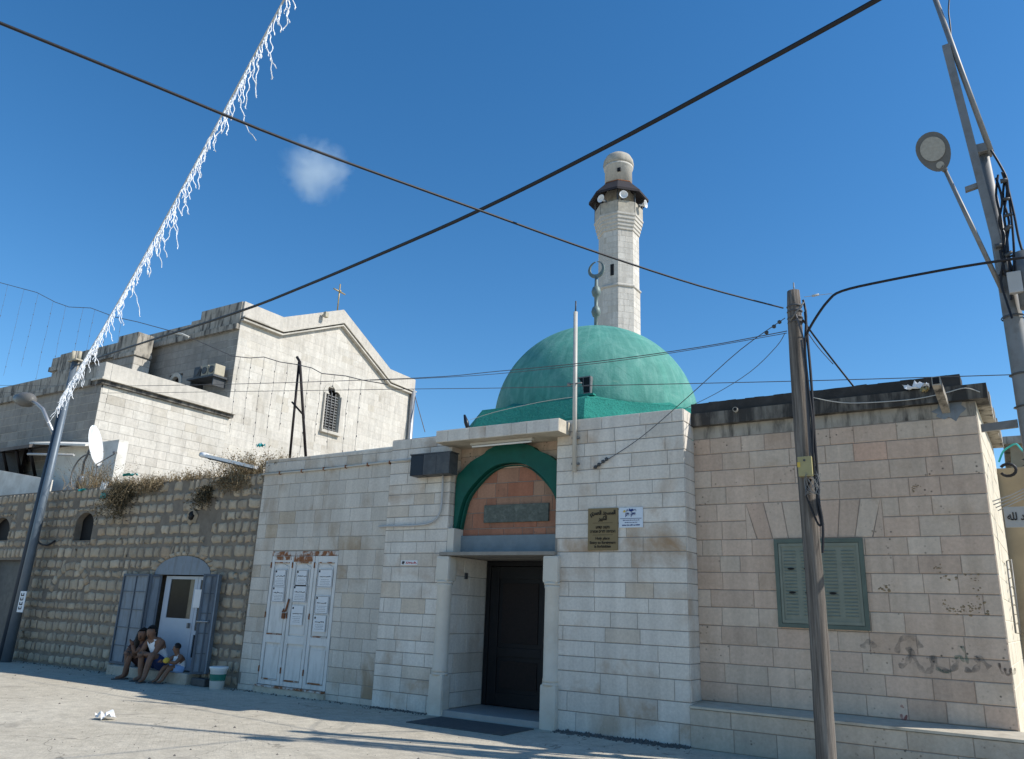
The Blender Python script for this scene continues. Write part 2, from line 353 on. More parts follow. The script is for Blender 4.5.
def stone_face(bm, lay, fr, quad, proud, bev, tint, rough=0, rnd=random):
    # quad: four (u,v) corners counter-clockwise
    c = (sum(q[0] for q in quad) / 4, sum(q[1] for q in quad) / 4); fs = []
    if rough:
        ring = []
        for k in range(4):
            a, b = quad[k], quad[(k + 1) % 4]
            for t in (.1, .5, .9):
                ring.append((a[0] + (b[0] - a[0]) * t + rnd.uniform(-1, 1) * rough * .5, a[1] + (b[1] - a[1]) * t + rnd.uniform(-1, 1) * rough * .5))
        # soften corners
        w = min(abs(quad[1][0] - quad[0][0]), abs(quad[2][1] - quad[1][1]))
        A = [bm.verts.new(fr.p(p[0], p[1], 0)) for p in ring]
        S1 = [bm.verts.new(fr.p(c[0] + (p[0] - c[0]) * .9, c[1] + (p[1] - c[1]) * .9, proud * rnd.uniform(.65, 1.1))) for p in ring]
        S2 = [bm.verts.new(fr.p(c[0] + (p[0] - c[0]) * .5, c[1] + (p[1] - c[1]) * .5, proud * rnd.uniform(1.0, 1.6))) for p in ring]
        n = len(ring)
        for P, Q in ((A, S1), (S1, S2)):
            for k in range(n): fs.append(bm.faces.new((P[k], P[(k + 1) % n], Q[(k + 1) % n], Q[k])))
        fs.append(bm.faces.new(S2))
        for f in fs: f.smooth = True
    else:
        A = [bm.verts.new(fr.p(p[0], p[1], 0)) for p in quad]
        L = []
        for p in quad:
            dx, dy = c[0] - p[0], c[1] - p[1]
            L.append((p[0] + math.copysign(min(bev, abs(dx)), dx), p[1] + math.copysign(min(bev, abs(dy)), dy)))
        B = [bm.verts.new(fr.p(p[0], p[1], proud)) for p in L]
        for k in range(4): fs.append(bm.faces.new((A[k], A[(k + 1) % 4], B[(k + 1) % 4], B[k])))
        fs.append(bm.faces.new(B))
    for f in fs:
        for lp in f.loops: lp[lay] = (*tint, 1)
def masonry(bm, fr, u0, u1, edges, wmin, wmax, joint=.008, proud=.006, bev=.006, holes=(), skip=None, rough=0, seed=1, jit=.004, vj=.55):
    rnd = random.Random(seed); lay = bm.loops.layers.float_color.get('tint') or bm.loops.layers.float_color.new('tint')
    for j in range(len(edges) - 1):
        v0, v1 = edges[j], edges[j + 1]; u = u0 - rnd.uniform(0, wmax * .5)
        while u < u1:
            w = rnd.uniform(wmin, wmax); a, b = max(u, u0), min(u + w, u1); u += w
            if u1 - b < wmin * .4 and b < u1: b = u1; u = u1 + 1
            if b - a < wmin * .25: continue
            rects = [(a, b, v0, v1)]
            for h in holes:
                out = []
                for r in rects:
                    if h[0] >= r[1] or h[1] <= r[0] or h[2] >= r[3] or h[3] <= r[2]: out.append(r); continue
                    x0, x1 = max(r[0], h[0]), min(r[1], h[1])
                    if r[0] < x0: out.append((r[0], x0, r[2], r[3]))
                    if x1 < r[1]: out.append((x1, r[1], r[2], r[3]))
                    if r[2] < h[2]: out.append((x0, x1, r[2], h[2]))
                    if h[3] < r[3]: out.append((x0, x1, h[3], r[3]))
                rects = out
            for r in rects:
                if r[1] - r[0] < .03 or r[3] - r[2] < .03: continue
                if skip and skip((r[0] + r[1]) / 2, (r[2] + r[3]) / 2): continue
                t = (rnd.random() ** 1.2, rnd.random(), rnd.random()); g = joint / 2; gu = g if rough else g * vj
                q = [(r[0] + gu, r[2] + g), (r[1] - gu, r[2] + g), (r[1] - gu, r[3] - g), (r[0] + gu, r[3] - g)]
                stone_face(bm, lay, fr, q, proud + rnd.uniform(-1, 1) * jit * .5, bev, t, rough, rnd)
def courses(z0, z1, n=None, h=None, jit=0, seed=3):
    rnd = random.Random(seed); n = n or max(1, round((z1 - z0) / h)); d = (z1 - z0) / n
    return [z0] + [z0 + d * k + rnd.uniform(-jit, jit) for k in range(1, n)] + [z1]
def smooth(pts, n=6):
    P = [Vector(p) for p in pts]; out = []
    for i in range(len(P) - 1):
        a, b, c, d = P[max(i - 1, 0)], P[i], P[i + 1], P[min(i + 2, len(P) - 1)]
        for k in range(n):
            t = k / n
            out.append(.5 * ((2 * b) + (c - a) * t + (2 * a - 5 * b + 4 * c - d) * t * t + (3 * b - a - 3 * c + d) * t ** 3))
    return out + [P[-1]]
def text_bm(s, size, pos, ux=(1, 0, 0), width=None, thick=.0015, bold=0):
    cu = bpy.data.curves.new('t', 'FONT'); cu.body = s; cu.size = size; cu.align_x = 'CENTER'; cu.extrude = thick; cu.offset = bold; cu.resolution_u = 3
    to = bpy.data.objects.new('t', cu); COL.objects.link(to)
    dg = bpy.context.evaluated_depsgraph_get(); dg.update(); me = bpy.data.meshes.new_from_object(to.evaluated_get(dg))
    bm = BM(); bm.from_mesh(me); bpy.data.objects.remove(to); bpy.data.curves.remove(cu); bpy.data.meshes.remove(me)
    if not bm.verts: return bm
    x0, x1 = min(v.co.x for v in bm.verts), max(v.co.x for v in bm.verts)
    k = (width / (x1 - x0)) if width else 1; ux = Vector(ux).normalized(); nn = ux.cross(V(0, 0, 1))
    for v in bm.verts:
        x, y, z = (v.co.x - (x0 + x1) / 2) * k, v.co.y, v.co.z
        v.co = Vector(pos) + ux * x + V(0, 0, 1) * y + nn * z
    return bm
def loose(name, bm, m, parent):        # every separate piece becomes a part of its own
    left = set(bm.verts)
    while left:
        st = [left.pop()]; comp = set(st)
        while st:
            for e in st.pop().link_edges:
                for v in e.verts:
                    if v in left: left.discard(v); comp.add(v); st.append(v)
        b2 = BM(); mp = {v: b2.verts.new(v.co) for v in comp}
        for f in {f for v in comp for f in v.link_faces}: b2.faces.new([mp[v] for v in f.verts]).smooth = f.smooth
        o = obj(name, b2, m, parent)
    bm.free(); return o
def merge(dst, src):
    me = bpy.data.meshes.new('x'); src.to_mesh(me); src.free(); dst.from_mesh(me); bpy.data.meshes.remove(me)

# ------------------------------------------------------------------ ground and sky
bm = BM(); box(bm, -400, 400, -400, 400, -.5, 0)
g = obj('ground', bm, 'ground', origin=(0, 0, 0)); g['kind'] = 'structure'

# ------------------------------------------------------------------ mosque (portal block, dome)
YF = 10.45
F = Fr((0, YF, 0), (1, 0, 0), (0, -1, 0))
mosque = thing('mosque', (-6.4, YF, 0), 'white limestone mosque with green dome and green arch over its dark doorway', 'mosque')
HOLE = (-7.83, -5.80, 0, 4.34)
RC = [0, .27, .53, .8, 1.0, 1.21, 1.41, 1.62, 1.82, 2.03, 2.23, 2.455, 2.655, 2.86, 3.06, 3.27, 3.465, 3.67, 3.875, 4.075, 4.28, 4.47]
CXA = -6.76
LC = [0, .26, .48, .67, .87, 1.06, 1.28, 1.48, 1.72, 1.98, 2.23, 2.45, 2.64, 2.84, 3.06, 3.26, 3.45, 3.62, 3.82, 4.02, 4.25, 4.43]
bm = BM(); solid(bm, F, -9.17, -3.75, 0, 4.42, .35, [(-7.83, -5.80, 0, 4.50)])
obj('wall_core', bm, 'portal_joint', mosque)
bm = BM()
masonry(bm, F, -9.17, -7.83, LC, .34, .7, joint=.011, seed=5); obj('facing_stones', bm, 'portal', mosque)
bm = BM(); masonry(bm, F, -5.80, -3.75, RC, .4, .95, joint=.011, seed=9); obj('facing_stones', bm, 'portal', mosque)
for (fr, u0, u1, ed) in ((Fr((-3.75, YF, 0), (0, 1, 0), (1, 0, 0)), 0, .42, RC), (Fr((-7.83, YF, 0), (0, 1, 0), (1, 0, 0)), 0, .27, [q for q in LC if q > 2.5]), (Fr((-5.80, YF, 0), (0, 1, 0), (-1, 0, 0)), 0, .27, [q for q in RC if q > 2.4])):
    bm = BM(); masonry(bm, fr, u0, u1, ed, .5, .6, seed=4); obj('return_stones', bm, 'portal', mosque)
# coping cut through by the recess: thin cap behind canopy
bm = BM(); box(bm, -9.17, -8.205, YF + .02, YF + .35, 4.424, 4.44); box(bm, -5.56, -3.75, YF + .02, YF + .35, 4.424, 4.462)
obj('parapet_cap', bm, 'portal_joint', mosque)
# canopy slab over the arch
CY = 10.07
bm = BM(); box(bm, -7.9, -5.57, CY, YF - .008, 4.215, 4.42, .006); box(bm, -7.82, -5.81, YF - .007, YF + .6, 4.22, 4.415); obj('canopy_slab', bm, 'ledge_top', mosque)
bm = BM(); CF = Fr((0, CY - .002, 0), (1, 0, 0), (0, -1, 0)); masonry(bm, CF, -7.9, -5.57, [4.217, 4.418], .28, .5, seed=2); obj('slab_facing', bm, 'portal', mosque)
bm = BM(); box(bm, -7.83, -5.8, YF + .3, YF + .6, 4.416, 4.5); obj('parapet_back', bm, 'portal', mosque)
# recessed tympanum
YR = 10.72
FR_ = Fr((0, YR, 0), (1, 0, 0), (0, -1, 0))
bm = BM(); solid(bm, FR_, -7.9, -5.7, 2.42, 4.34, .2); obj('tympanum_core', bm, 'pink_joint', mosque)
bm = BM(); masonry(bm, FR_, -7.83, -5.8, [2.74, 2.86, 3.12, 3.36, 3.6, 3.84, 4.08, 4.34], .2, .5, joint=.012, proud=.008, skip=lambda u, v: v > 2.8 and (abs(u - CXA) > .98 or (v > 3.95)), seed=8)
obj('red_infill_stones', bm, 'redstone', mosque)
bm = BM(); masonry(bm, FR_, -7.83, -5.8, [2.74, 2.86, 3.12, 3.36, 3.6, 3.84, 4.08, 4.34], .28, .5, joint=.006, proud=.004, skip=lambda u, v: not (v > 2.8 and (abs(u - CXA) > .98 or (v > 3.95))), seed=8)
obj('spandrel_stones', bm, 'pink', mosque)
# green pointed arch with a lobed back
outer = [(-1.04, 2.86), (-1.04, 3.25), (-1.03, 3.7), (-.94, 3.81), (-.74, 3.97), (-.5, 4.075), (-.45, 4.125), (-.3, 4.185), (-.1, 4.208), (.1, 4.208), (.3, 4.185), (.45, 4.125), (.5, 4.075), (.74, 3.97), (.94, 3.81), (1.0, 3.7), (1.0, 3.25), (1.0, 2.86)]
inner = [(-.985, 2.86), (-.95, 3.05), (-.905, 3.24), (-.85, 3.38), (-.75, 3.51), (-.64, 3.62), (-.51, 3.73), (-.36, 3.825), (-.15, 3.89), (.15, 3.89), (.36, 3.825), (.51, 3.73), (.64, 3.62), (.75, 3.51), (.85, 3.38), (.905, 3.24), (.94, 3.05), (.95, 2.86)]
P3 = lambda L, y, s=1: [V(CXA + a * s, y, b) for a, b in L]
bm = BM(); ribbon2(bm, smooth(P3(outer, YR - .005), 3), smooth(P3(inner, YR - .005), 3), (0, -.15, 0))
obj('green_arch', bm, 'greenpaint', mosque)
bm = BM(); ribbon2(bm, smooth(P3([(a * .985, b * .988 + .02) for a, b in inner], YR - .007), 3), smooth(P3([(a * .95, b * .978 + .05) for a, b in inner], YR - .007), 3), (0, -.075, 0))
obj('arch_inner_moulding', bm, 'greenpaint', mosque)
bm = BM(); box(bm, -7.28, -6.06, YR - .045, YR - .002, 2.95, 3.235, .008)
obj('inscription_plaque', bm, 'plaque', mosque)
# lintel, door head slab and reveals
bm = BM(); box(bm, -7.80, -5.81, YR - .06, YR + .3, 2.47, 2.745, .006); obj('lintel', bm, 'lintel', mosque)
bm = BM(); box(bm, -7.90, -5.76, YF - .10, YR + .35, 2.405, 2.462, .006); obj('door_head_slab', bm, 'portal_joint', mosque)
bm = BM(); box(bm, -7.83, -7.70, YF + .002, YR - .01, 2.464, 2.85, .005); obj('springer_block', bm, 'column', mosque)
YD = 11.5
bm = BM(); solid(bm, Fr((-7.72, YF, 0), (0, 1, 0), (1, 0, 0)), .02, 3.0, 0, 2.4, .3); solid(bm, Fr((-5.9, YF, 0), (0, 1, 0), (-1, 0, 0)), .02, 3.0, 0, 2.4, .3)
box(bm, -7.72, -5.9, YR + .352, 13.4, 2.4, 2.5)
obj('doorway_core', bm, 'portal_joint', mosque)
bm = BM()
RV = [.09, .32, .6, .9, 1.2, 1.5, 1.8, 2.1, 2.4]
masonry(bm, Fr((-7.72, YF, 0), (0, 1, 0), (1, 0, 0)), .03, 1.04, RV, .45, .7, seed=12); obj('reveal_stones', bm, 'portal', mosque)
bm = BM(); masonry(bm, Fr((-5.9, YF, 0), (0, 1, 0), (-1, 0, 0)), .03, 1.04, RV, .45, .7, seed=13)
obj('reveal_stones', bm, 'portal', mosque)
bm = BM(); box(bm, -7.715, -5.905, YF - .03, 13.4, -.1, .085, .006); obj('threshold', bm, 'tile', mosque)
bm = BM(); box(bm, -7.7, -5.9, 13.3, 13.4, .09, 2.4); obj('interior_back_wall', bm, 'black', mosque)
# door: one carved leaf nearly shut, dark gap, second leaf turned inward
bm = BM(); box(bm, -7.7, -7.62, YD - .02, YD + .06, .09, 2.39); box(bm, -7.62, -5.92, YD - .018, YD + .06, 2.31, 2.395); box(bm, -5.99, -5.92, YD - .02, YD + .06, .09, 2.31)
obj('door_frame', bm, 'darkwood', mosque)
bm = BM()
xl, xr = -7.61, -6.43
box(bm, xl, xr, YD + .005, YD + .045, .1, 2.3, .004)
for (a, b, c, d) in ((xl, xl + .17, .1, 2.3), (xr - .17, xr, .1, 2.3)): box(bm, a, b, YD - .02, YD + .004, c, d, .006)
for (c, d) in ((.1, .3), (.86, 1.0), (2.1, 2.3)): box(bm, xl + .172, xr - .172, YD - .018, YD + .004, c, d, .006)
leaf = obj('door_leaf', bm, 'darkwood', mosque)
bm = BM(); box(bm, xl + .24, xr - .24, YD - .01, YD + .004, 1.07, 2.03, .006); box(bm, xl + .24, xr - .24, YD - .01, YD + .004, .37, .79, .006); obj('carved_panel', bm, 'darkwood_red', leaf)
bm = BM(); tube(bm, [(xr - .08, YD - .02, 1.2), (xr - .08, YD - .08, 1.2), (xr - .08, YD - .08, 1.08)], .013); obj('handle', bm, 'box_dark', leaf)
bm = BM(); prism(bm, [(-6.0, YD + .06, .1), (-5.94, YD + .06, .1), (-6.12, YD + .72, .1), (-6.18, YD + .72, .1)], (0, 0, 2.2)); obj('door_leaf', bm, 'darkwood', mosque)
# columns
def column(xc, y0):
    bm = BM(); lathe(bm, [(.128, .62), (.128, .66), (.122, .68), (.12, 1.92), (.128, 1.94), (.128, 1.97)], (xc, y0, 0), 24)
    c = obj('column', bm, 'column', mosque)
    bm = BM(); box(bm, xc - .132, xc + .132, y0 - .115, y0 + .13, -.05, .6, .045); lathe(bm, [(.134, .58), (.132, .605), (.128, .62)], (xc, y0, 0), 24); obj('column_base', bm, 'column', c)
    bm = BM(); box(bm, xc - .13, xc + .13, y0 - .115, y0 + .13, 2.0, 2.402, .04); lathe(bm, [(.13, 1.972), (.138, 1.99), (.138, 2.01)], (xc, y0, 0), 24); obj('capital', bm, 'column', c)
column(-7.83, YF + .02); column(-5.83, YF + .02)
# body and roof behind the portal
bm = BM(); box(bm, -9.16, -3.8, 13.45, 21.5, 0, 4.1); box(bm, -9.16, -7.98, YF + .351, 13.45, 0, 4.1); box(bm, -5.64, -3.8, YF + .351, 13.45, 0, 4.1); box(bm, -7.97, -5.65, 11.1, 13.45, 2.52, 4.1)
box(bm, -11.6, -9.17, 14.3, 21.5, 0, 4.1)
obj('prayer_hall', bm, 'roofdeck', mosque)
# drum and dome
DC = (-8.37, 17.0)
bm = BM(); lathe(bm, [(2.72, 4.1), (2.72, 6.04), (2.46, 6.2)], (*DC, 0), 8, R(22.5), False); obj('drum', bm, 'drum', mosque)
bm = BM(); lathe(bm, [(3.6, 4.1), (3.6, 5.4), (3.35, 5.86), (2.62, 6.02)], (*DC, 0), 8, R(22.5), False); obj('drum_skirt', bm, 'drum', mosque)
bm = BM(); prof = [(2.51 * math.cos(a), 6.1 + 2.44 * math.sin(a)) for a in [math.pi / 2 * k / 26 for k in range(-1, 27)]]; prof[-1] = (0, 8.54)
lathe(bm, prof, (*DC, 0), 72); dome = obj('dome', bm, 'dome', mosque)
fx, fy = DC; zb = [at(595.5, y, 17).z for y in (327, 312, 292, 278, 270)]
bm = BM(); lathe(bm, [(.09, 8.45), (.05, 8.58)] + [q for zc_ in zb[1:3] for q in ((.05, zc_ - .16), (.095, zc_ - .11), (.125, zc_), (.095, zc_ + .11), (.048, zc_ + .16))] + [(.04, zb[3] + .02), (0, zb[3] + .04)], (fx, fy, 0), 20)
fin = obj('finial', bm, 'finial', mosque)
bm = BM(); n = 44; o_, i_ = [], []; zc_ = zb[4]
for k in range(n + 1):
    q = 2 * k / n - 1; a = R(-90) + R(174) * q
    o_.append(V(fx + .235 * math.cos(a), fy - .02, zc_ + .235 * math.sin(a)))
    rr = .235 - .1 * max(.1, 1 - abs(q) ** 1.7); i_.append(V(fx + rr * math.cos(a), fy - .02, zc_ + rr * math.sin(a)))
ribbon2(bm, o_, i_, (0, .045, 0)); obj('crescent', bm, 'finial', fin)
# dome hatch: a small dark opening in a projecting frame
hx = at(585.5, 385.5, 14.75); hs = 17 - 2.51 * math.sqrt(max(0, 1 - ((hx.z - 6.1) / 2.44) ** 2 - ((hx.x - DC[0]) / 2.51) ** 2))
hp = at(583.5, 386, hs); HF = Fr((hp.x, hs - .02, hp.z - .2), (1, 0, 0), (0, -1, 0))
bm = BM(); solid(bm, HF, -.18, .18, .01, .41, .3, [(-.155, .155, .035, .385)]); hatch = obj('dome_hatch', bm, 'box_grey', mosque)
bm = BM(); solid(bm, HF, -.154, .154, .036, .384, .2, w=-.008); obj('hatch_pane', bm, 'glass_dark', hatch)
bm = BM(); solid(bm, HF, -.006, .006, .042, .378, .002, w=-.003); solid(bm, HF, -.15, .15, .2, .209, .002, w=-.001); obj('hatch_bars', bm, 'box_grey', hatch)
bm = BM(); solid(bm, HF, -.22, .26, -.035, .006, .3, w=.03); obj('hatch_ledge', bm, 'drum', hatch)

# ------------------------------------------------------------------ plaster-grey shop between the mosque and the old house
YS = 10.48
S = Fr((0, YS, 0), (1, 0, 0), (0, -1, 0))
shop = thing('stone_shop', (-10.8, YS, 0), 'grey limestone shop front with closed white metal door beside the mosque', 'shop building')
DH = (-11.98, -10.26, 0, 2.5)
bm = BM(); solid(bm, S, -12.5, -9.172, 0, 4.26, .35, [DH]); box(bm, -12.5, -9.172, 13.9, 14.2, 0, 4.26); box(bm, -12.5, -12.2, YS + .35, 13.9, 0, 4.2); box(bm, -12.2, -9.172, YS + .35, 13.9, 3.9, 4.1)
obj('wall_core', bm, 'portal_joint', shop)
SC = [0, .1, .3, .54, .82, 1.03, 1.29, 1.53, 1.78, 2.02, 2.25, 2.52, 2.76, 3.02, 3.26, 3.53, 3.79, 4.05, 4.24, 4.31]
bm = BM(); masonry(bm, S, -12.5, -9.172, SC[:-1], .25, .58, holes=[DH], seed=21)
masonry(bm, S, -12.5, -9.172, SC[-2:], .3, .6, seed=22)
obj('facing_stones', bm, 'shop', shop)
bm = BM(); prism(bm, [(-12.5, YS, 4.262), (-9.172, YS, 4.262), (-9.172, YS, 4.335), (-12.5, YS, 4.29)], (0, .35, 0)); obj('parapet_cap', bm, 'whitewash', shop)
bm = BM(); box(bm, DH[0], DH[1], YS + .07, YS + .09, .1, 2.5); box(bm, DH[0] - .02, DH[1] + .02, YS - .06, YS + .2, -.02, .1, .01); sill = obj('door_sill', bm, 'ledge_top', shop)
bm = BM(); box(bm, DH[0], DH[1], YS - .005, YS + .068, 2.42, 2.5); box(bm, DH[0], DH[1], YS - .07, YS + .066, .103, .135); loose('rusty_rail', bm, 'rust_patchy', shop)
lw = (DH[1] - DH[0]) / 3
for k in range(3):
    x0, x1 = DH[0] + lw * k + .008, DH[0] + lw * (k + 1) - .008
    bm = BM(); box(bm, x0, x1, YS + .03, YS + .06, .14, 2.415, .004)
    for (a, b, c, d) in ((x0, x0 + .07, .14, 2.415), (x1 - .07, x1, .14, 2.415)): box(bm, a, b, YS - .002, YS + .029, c, d, .006)
    for (c, d) in ((.14, .22), (.86, 1.0), (2.3, 2.415)): box(bm, x0 + .072, x1 - .072, YS, YS + .029, c, d, .006)
    lf = obj('door_leaf', bm, 'whitedoor', shop)
    bm = BM()
    for (c, d) in ((.25, .84), (1.03, 2.27)):
        pts = [V(x0 + .095, YS + .03, c), V(x1 - .095, YS + .03, c), V(x1 - .095, YS + .03, d - .05)]
        if d > 2: pts += [V((x0 + x1) / 2 + .13 * math.cos(R(a)), YS + .03, d - .06 + .06 * math.sin(R(a))) for a in (20, 60, 90, 120, 160)]
        pts += [V(x0 + .095, YS + .03, d - .05)]
        prism(bm, pts, (0, -.018, 0))
    obj('raised_panel', bm, 'whitedoor', lf)
    bm = BM()
    for zz in ((.225,) + ((1.002,) if k != 1 else ()) + ((2.285,))):
        box(bm, x0 + .08 + .02 * k, x1 - .09 - .02 * (k % 2), YS - .004, YS + .028, zz, zz + .022)
    if k == 0: box(bm, x0 + .1, x1 - .03, YS - .006, YS - .003, 2.34, 2.41)
    if k == 1: box(bm, x0 + .02, x1 - .05, YS - .006, YS - .003, 2.31, 2.41)
    loose('rust_strip', bm, 'rust_patchy', lf)
    bm = BM()
    for zz in (.35, 1.3, 2.2): tube(bm, [(x0 - .004, YS - .008, zz), (x0 - .004, YS - .008, zz + .1)], .014)
    loose('hinge', bm, 'rust', lf)
xm = DH[0] + lw
bm = BM(); tube(bm, [(xm - .03, YS - .02, 1.42), (xm + .01, YS - .03, 1.52), (xm + .03, YS - .02, 1.64)], .017); box(bm, xm - .1, xm - .03, YS - .045, YS - .006, 1.29, 1.39, .01); tube(bm, [(xm - .1, YS - .03, 1.4), (xm - .075, YS - .03, 1.46), (xm - .05, YS - .03, 1.4)], .012)
obj('padlock_bolt', bm, 'rust', shop)

# ------------------------------------------------------------------ old rubble stone house
YO = 10.5
O_ = Fr((0, YO, 0), (1, 0, 0), (0, -1, 0))
old = thing('old_stone_house', (-18, YO, 0), 'low old house of rough field stones with weeds along its roof edge', 'house')
W1, W2 = (-19.02, -18.28, 2.8, 3.46), (-23.1, -22.1, 2.85, 3.45)
DO, DL = (-15.6, -13.72, .2, 2.04), (-22.9, -21.15, 0, 2.35)
holesO = [W1, W2, DO, DL, (-15.3, -13.98, 2.04, 2.28), (-15.05, -14.25, 2.28, 2.4)]
bm = BM(); solid(bm, O_, -32, -12.503, 0, 4.05, .5, holesO); box(bm, -32, -12.503, 13.3, 13.5, 0, 3.9); box(bm, -32, -12.503, YO + .5, 13.3, 3.6, 3.85)
obj('wall_core', bm, 'mortar', old)
AC, AR = (-18.78, 1.42), .72
ringd = lambda u, v: math.hypot(u - AC[0], v - AC[1])
def skipO(u, v):
    if v > AC[1] and AR - .06 < ringd(u, v) < AR + .2: return True
    if v <= AC[1] and abs(abs(u - AC[0]) - AR - .04) < .07 and False: return True
    a, b = (u + 14.66) / .98, (v - 2.04) / .46
    if v > 2.0 and a * a + b * b < 1: return True
    for w in (W1,):
        pass
    return (3.15 < v < 3.35 and -15.5 < u < -13.6 and abs(u + 14.55) < .2) or (v > 3.3 and random.random() < .1) or random.random() < .015 or (abs(v - 3.05) < .3 and -15.8 < u < -13.7 and random.random() < .4)
bm = BM(); masonry(bm, O_, -32, -12.52, courses(0.02, 4.05, 17, jit=.03), .15, .4, joint=.068, proud=.024, rough=.04, holes=holesO, skip=skipO, seed=31)
lay = bm.loops.layers.float_color['tint']
for k in range(13):                # voussoirs of the walled-up arch
    a0, a1 = math.pi * k / 13 + .02, math.pi * (k + 1) / 13 - .02
    q = [(AC[0] + r_ * math.cos(a), AC[1] + r_ * math.sin(a)) for r_, a in ((AR, a0), (AR + .17, a0), (AR + .17, a1), (AR, a1))]
    stone_face(bm, lay, O_, q, .03, .01, (random.random(), random.random(), random.random()), .012)
for k in range(15):                # voussoirs over the shuttered door
    a0, a1 = math.pi * k / 15 + .02, math.pi * (k + 1) / 15 - .02
    q = [(-14.66 + (.93 + .0) * math.cos(a) * s, 2.04 + .4 * math.sin(a) * s) for s, a in ((1.0, a0), (1.2, a0), (1.2, a1), (1.0, a1))]
    stone_face(bm, lay, O_, q, .025, .01, (random.random(), random.random(), random.random()), .012)
obj('field_stones', bm, 'rubble', old)
for (a, b, c, d) in (W1, W2):      # arched lights: dark behind, curved head stone
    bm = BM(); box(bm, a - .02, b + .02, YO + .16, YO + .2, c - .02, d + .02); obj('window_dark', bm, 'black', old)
    bm = BM(); m_, rr = (a + b) / 2, (b - a) / 2
    for s in (-1, 1):
        pts = [V(m_ + s * rr, YO - .004, d)] + [V(m_ + s * rr * math.cos(t), YO - .004, d - rr * .75 + rr * .75 * math.sin(t)) for t in [math.pi / 2 * q / 7 for q in range(8)]]
        prism(bm, pts[::-1] if s > 0 else pts, (0, .15, 0))
    obj('window_head', bm, 'mortar', old)
bm = BM(); box(bm, DL[0], DL[1], YO + .2, YO + .25, 0, 2.35); obj('dark_door', bm, 'box_dark', old)
bm = BM(); box(bm, DL[1] + .02, DL[1] + .2, YO - .05, YO - .005, .9, 2.0); box(bm, DL[1] + .02, DL[1] + .22, YO - .055, YO - .004, .2, .85); obj('door_jamb', bm, 'whitewash', old)
# doorway with tympanum, door and two shutters
bm = BM(); pts = [V(-14.66 + .92 * math.cos(a), YO + .02, 2.045 + .385 * math.sin(a)) for a in [math.pi * k / 20 for k in range(21)]]; prism(bm, [p - V(0, .04, 0) for p in pts], (0, .1, 0)); obj('tympanum', bm, 'bluegrey', old)
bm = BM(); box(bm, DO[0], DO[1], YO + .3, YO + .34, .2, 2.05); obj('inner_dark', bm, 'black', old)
bm = BM(); box(bm, DO[0] - .02, DO[1] + .02, YO + .0, YO + .5, .1, .2); obj('door_step_inner', bm, 'ledge', old)
dx0, dx1 = at(160, 620, YO + .1).x, at(192.5, 620, YO + .1).x
bm = BM(); DF = Fr((0, YO + .1, .2), (1, 0, 0), (0, -1, 0)); solid(bm, DF, dx0, dx1, .0, 1.82, .04, [(dx0 + .17, dx1 - .1, .98, 1.76)]); dr = obj('house_door', bm, 'paledoor', old)
bm = BM(); box(bm, dx0 + .17, dx1 - .1, YO + .115, YO + .125, 1.18, 1.96); obj('door_pane', bm, 'glass_dark', dr)
bm = BM(); box(bm, dx1 - .24, dx1 - .1, YO + .108, YO + .113, 1.18, 1.96); obj('reflection_strip', bm, 'glass_tan', dr)  # painted strip for the tan reflection on the right of the pane
bm = BM(); box(bm, dx1 - .09, dx1 - .05, YO + .04, YO + .099, 1.0, 1.1, .005); obj('door_handle', bm, 'steel_grey', dr)
bm = BM(); solid(bm, DF, dx1 + .01, -13.73, 0, 1.82, .05, [(dx1 + .09, -13.8, .25, .68), (dx1 + .09, -13.8, .76, 1.75)]); sl = obj('side_light', bm, 'paledoor', old); pn_ = BM(); q_ = at(197.5, 598, YO + .085); box(pn_, q_.x - .11, q_.x + .11, YO + .08, YO + .088, q_.z - .19, q_.z + .17); tag(obj('door_notice', pn_, 'paper'), 'white paper sheet stuck on the glass beside the pale house door', 'notice')
bm = BM(); box(bm, dx1 + .09, -13.8, YO + .12, YO + .13, .95, 1.95); obj('side_pane', bm, 'glass_tan', sl)
bm = BM(); box(bm, dx1 + .09, -13.8, YO + .12, YO + .13, .45, .9); obj('side_pane', bm, 'glass_dark', sl)
def shutter(A, B, z0, z1, cols=3, rows=5):
    A, B = V(*A, 0), V(*B, 0); L = (B - A).length; fr = Fr(A, B - A, V((B - A).y, -(B - A).x, 0))
    bm = BM(); solid(bm, fr, 0, L, z0, z1, .025); sh = obj('shutter_leaf', bm, 'bluegrey', old)
    bm = BM()
    for u in (0, L - .045): solid(bm, fr, u, u + .045, z0, z1, .03, w=.032)
    for v in (z0, z1 - .045): solid(bm, fr, .047, L - .047, v, v + .045, .03, w=.031)
    obj('shutter_frame', bm, 'bluegrey_dark', sh)
    bm = BM()
    for i in range(1, cols): solid(bm, fr, L * i / cols - .012, L * i / cols + .012, z0 + .047, z1 - .047, .02, w=.022)
    for j in range(1, rows): solid(bm, fr, .05, L - .05, z0 + (z1 - z0) * j / rows - .008, z0 + (z1 - z0) * j / rows + .008, .02, w=.018)
    obj('shutter_bars', bm, 'bluegrey_dark', sh)
    return fr, L
shutter((-16.62, YO - .03), (-15.56, YO - .12), .2, 2.05, 2, 5)
shutter((-15.555, YO - .12), (-15.4, YO + .06), .22, 2.04, 1, 1)
fr, L = shutter((at(204, 575, YO - .3).x, YO - .3), (-13.34, YO - .07), .2, 2.06, 2, 5)
bm = BM(); tube(bm, [fr.p(-.02, 1.16, .04), fr.p(L - .02, 1.16, .04)], .017); obj('shutter_bar_lock', bm, 'steel', old)
fr2, L2 = shutter((-13.335, YO - .07), (-13.27, YO - .2), .22, 2.05, 1, 1)
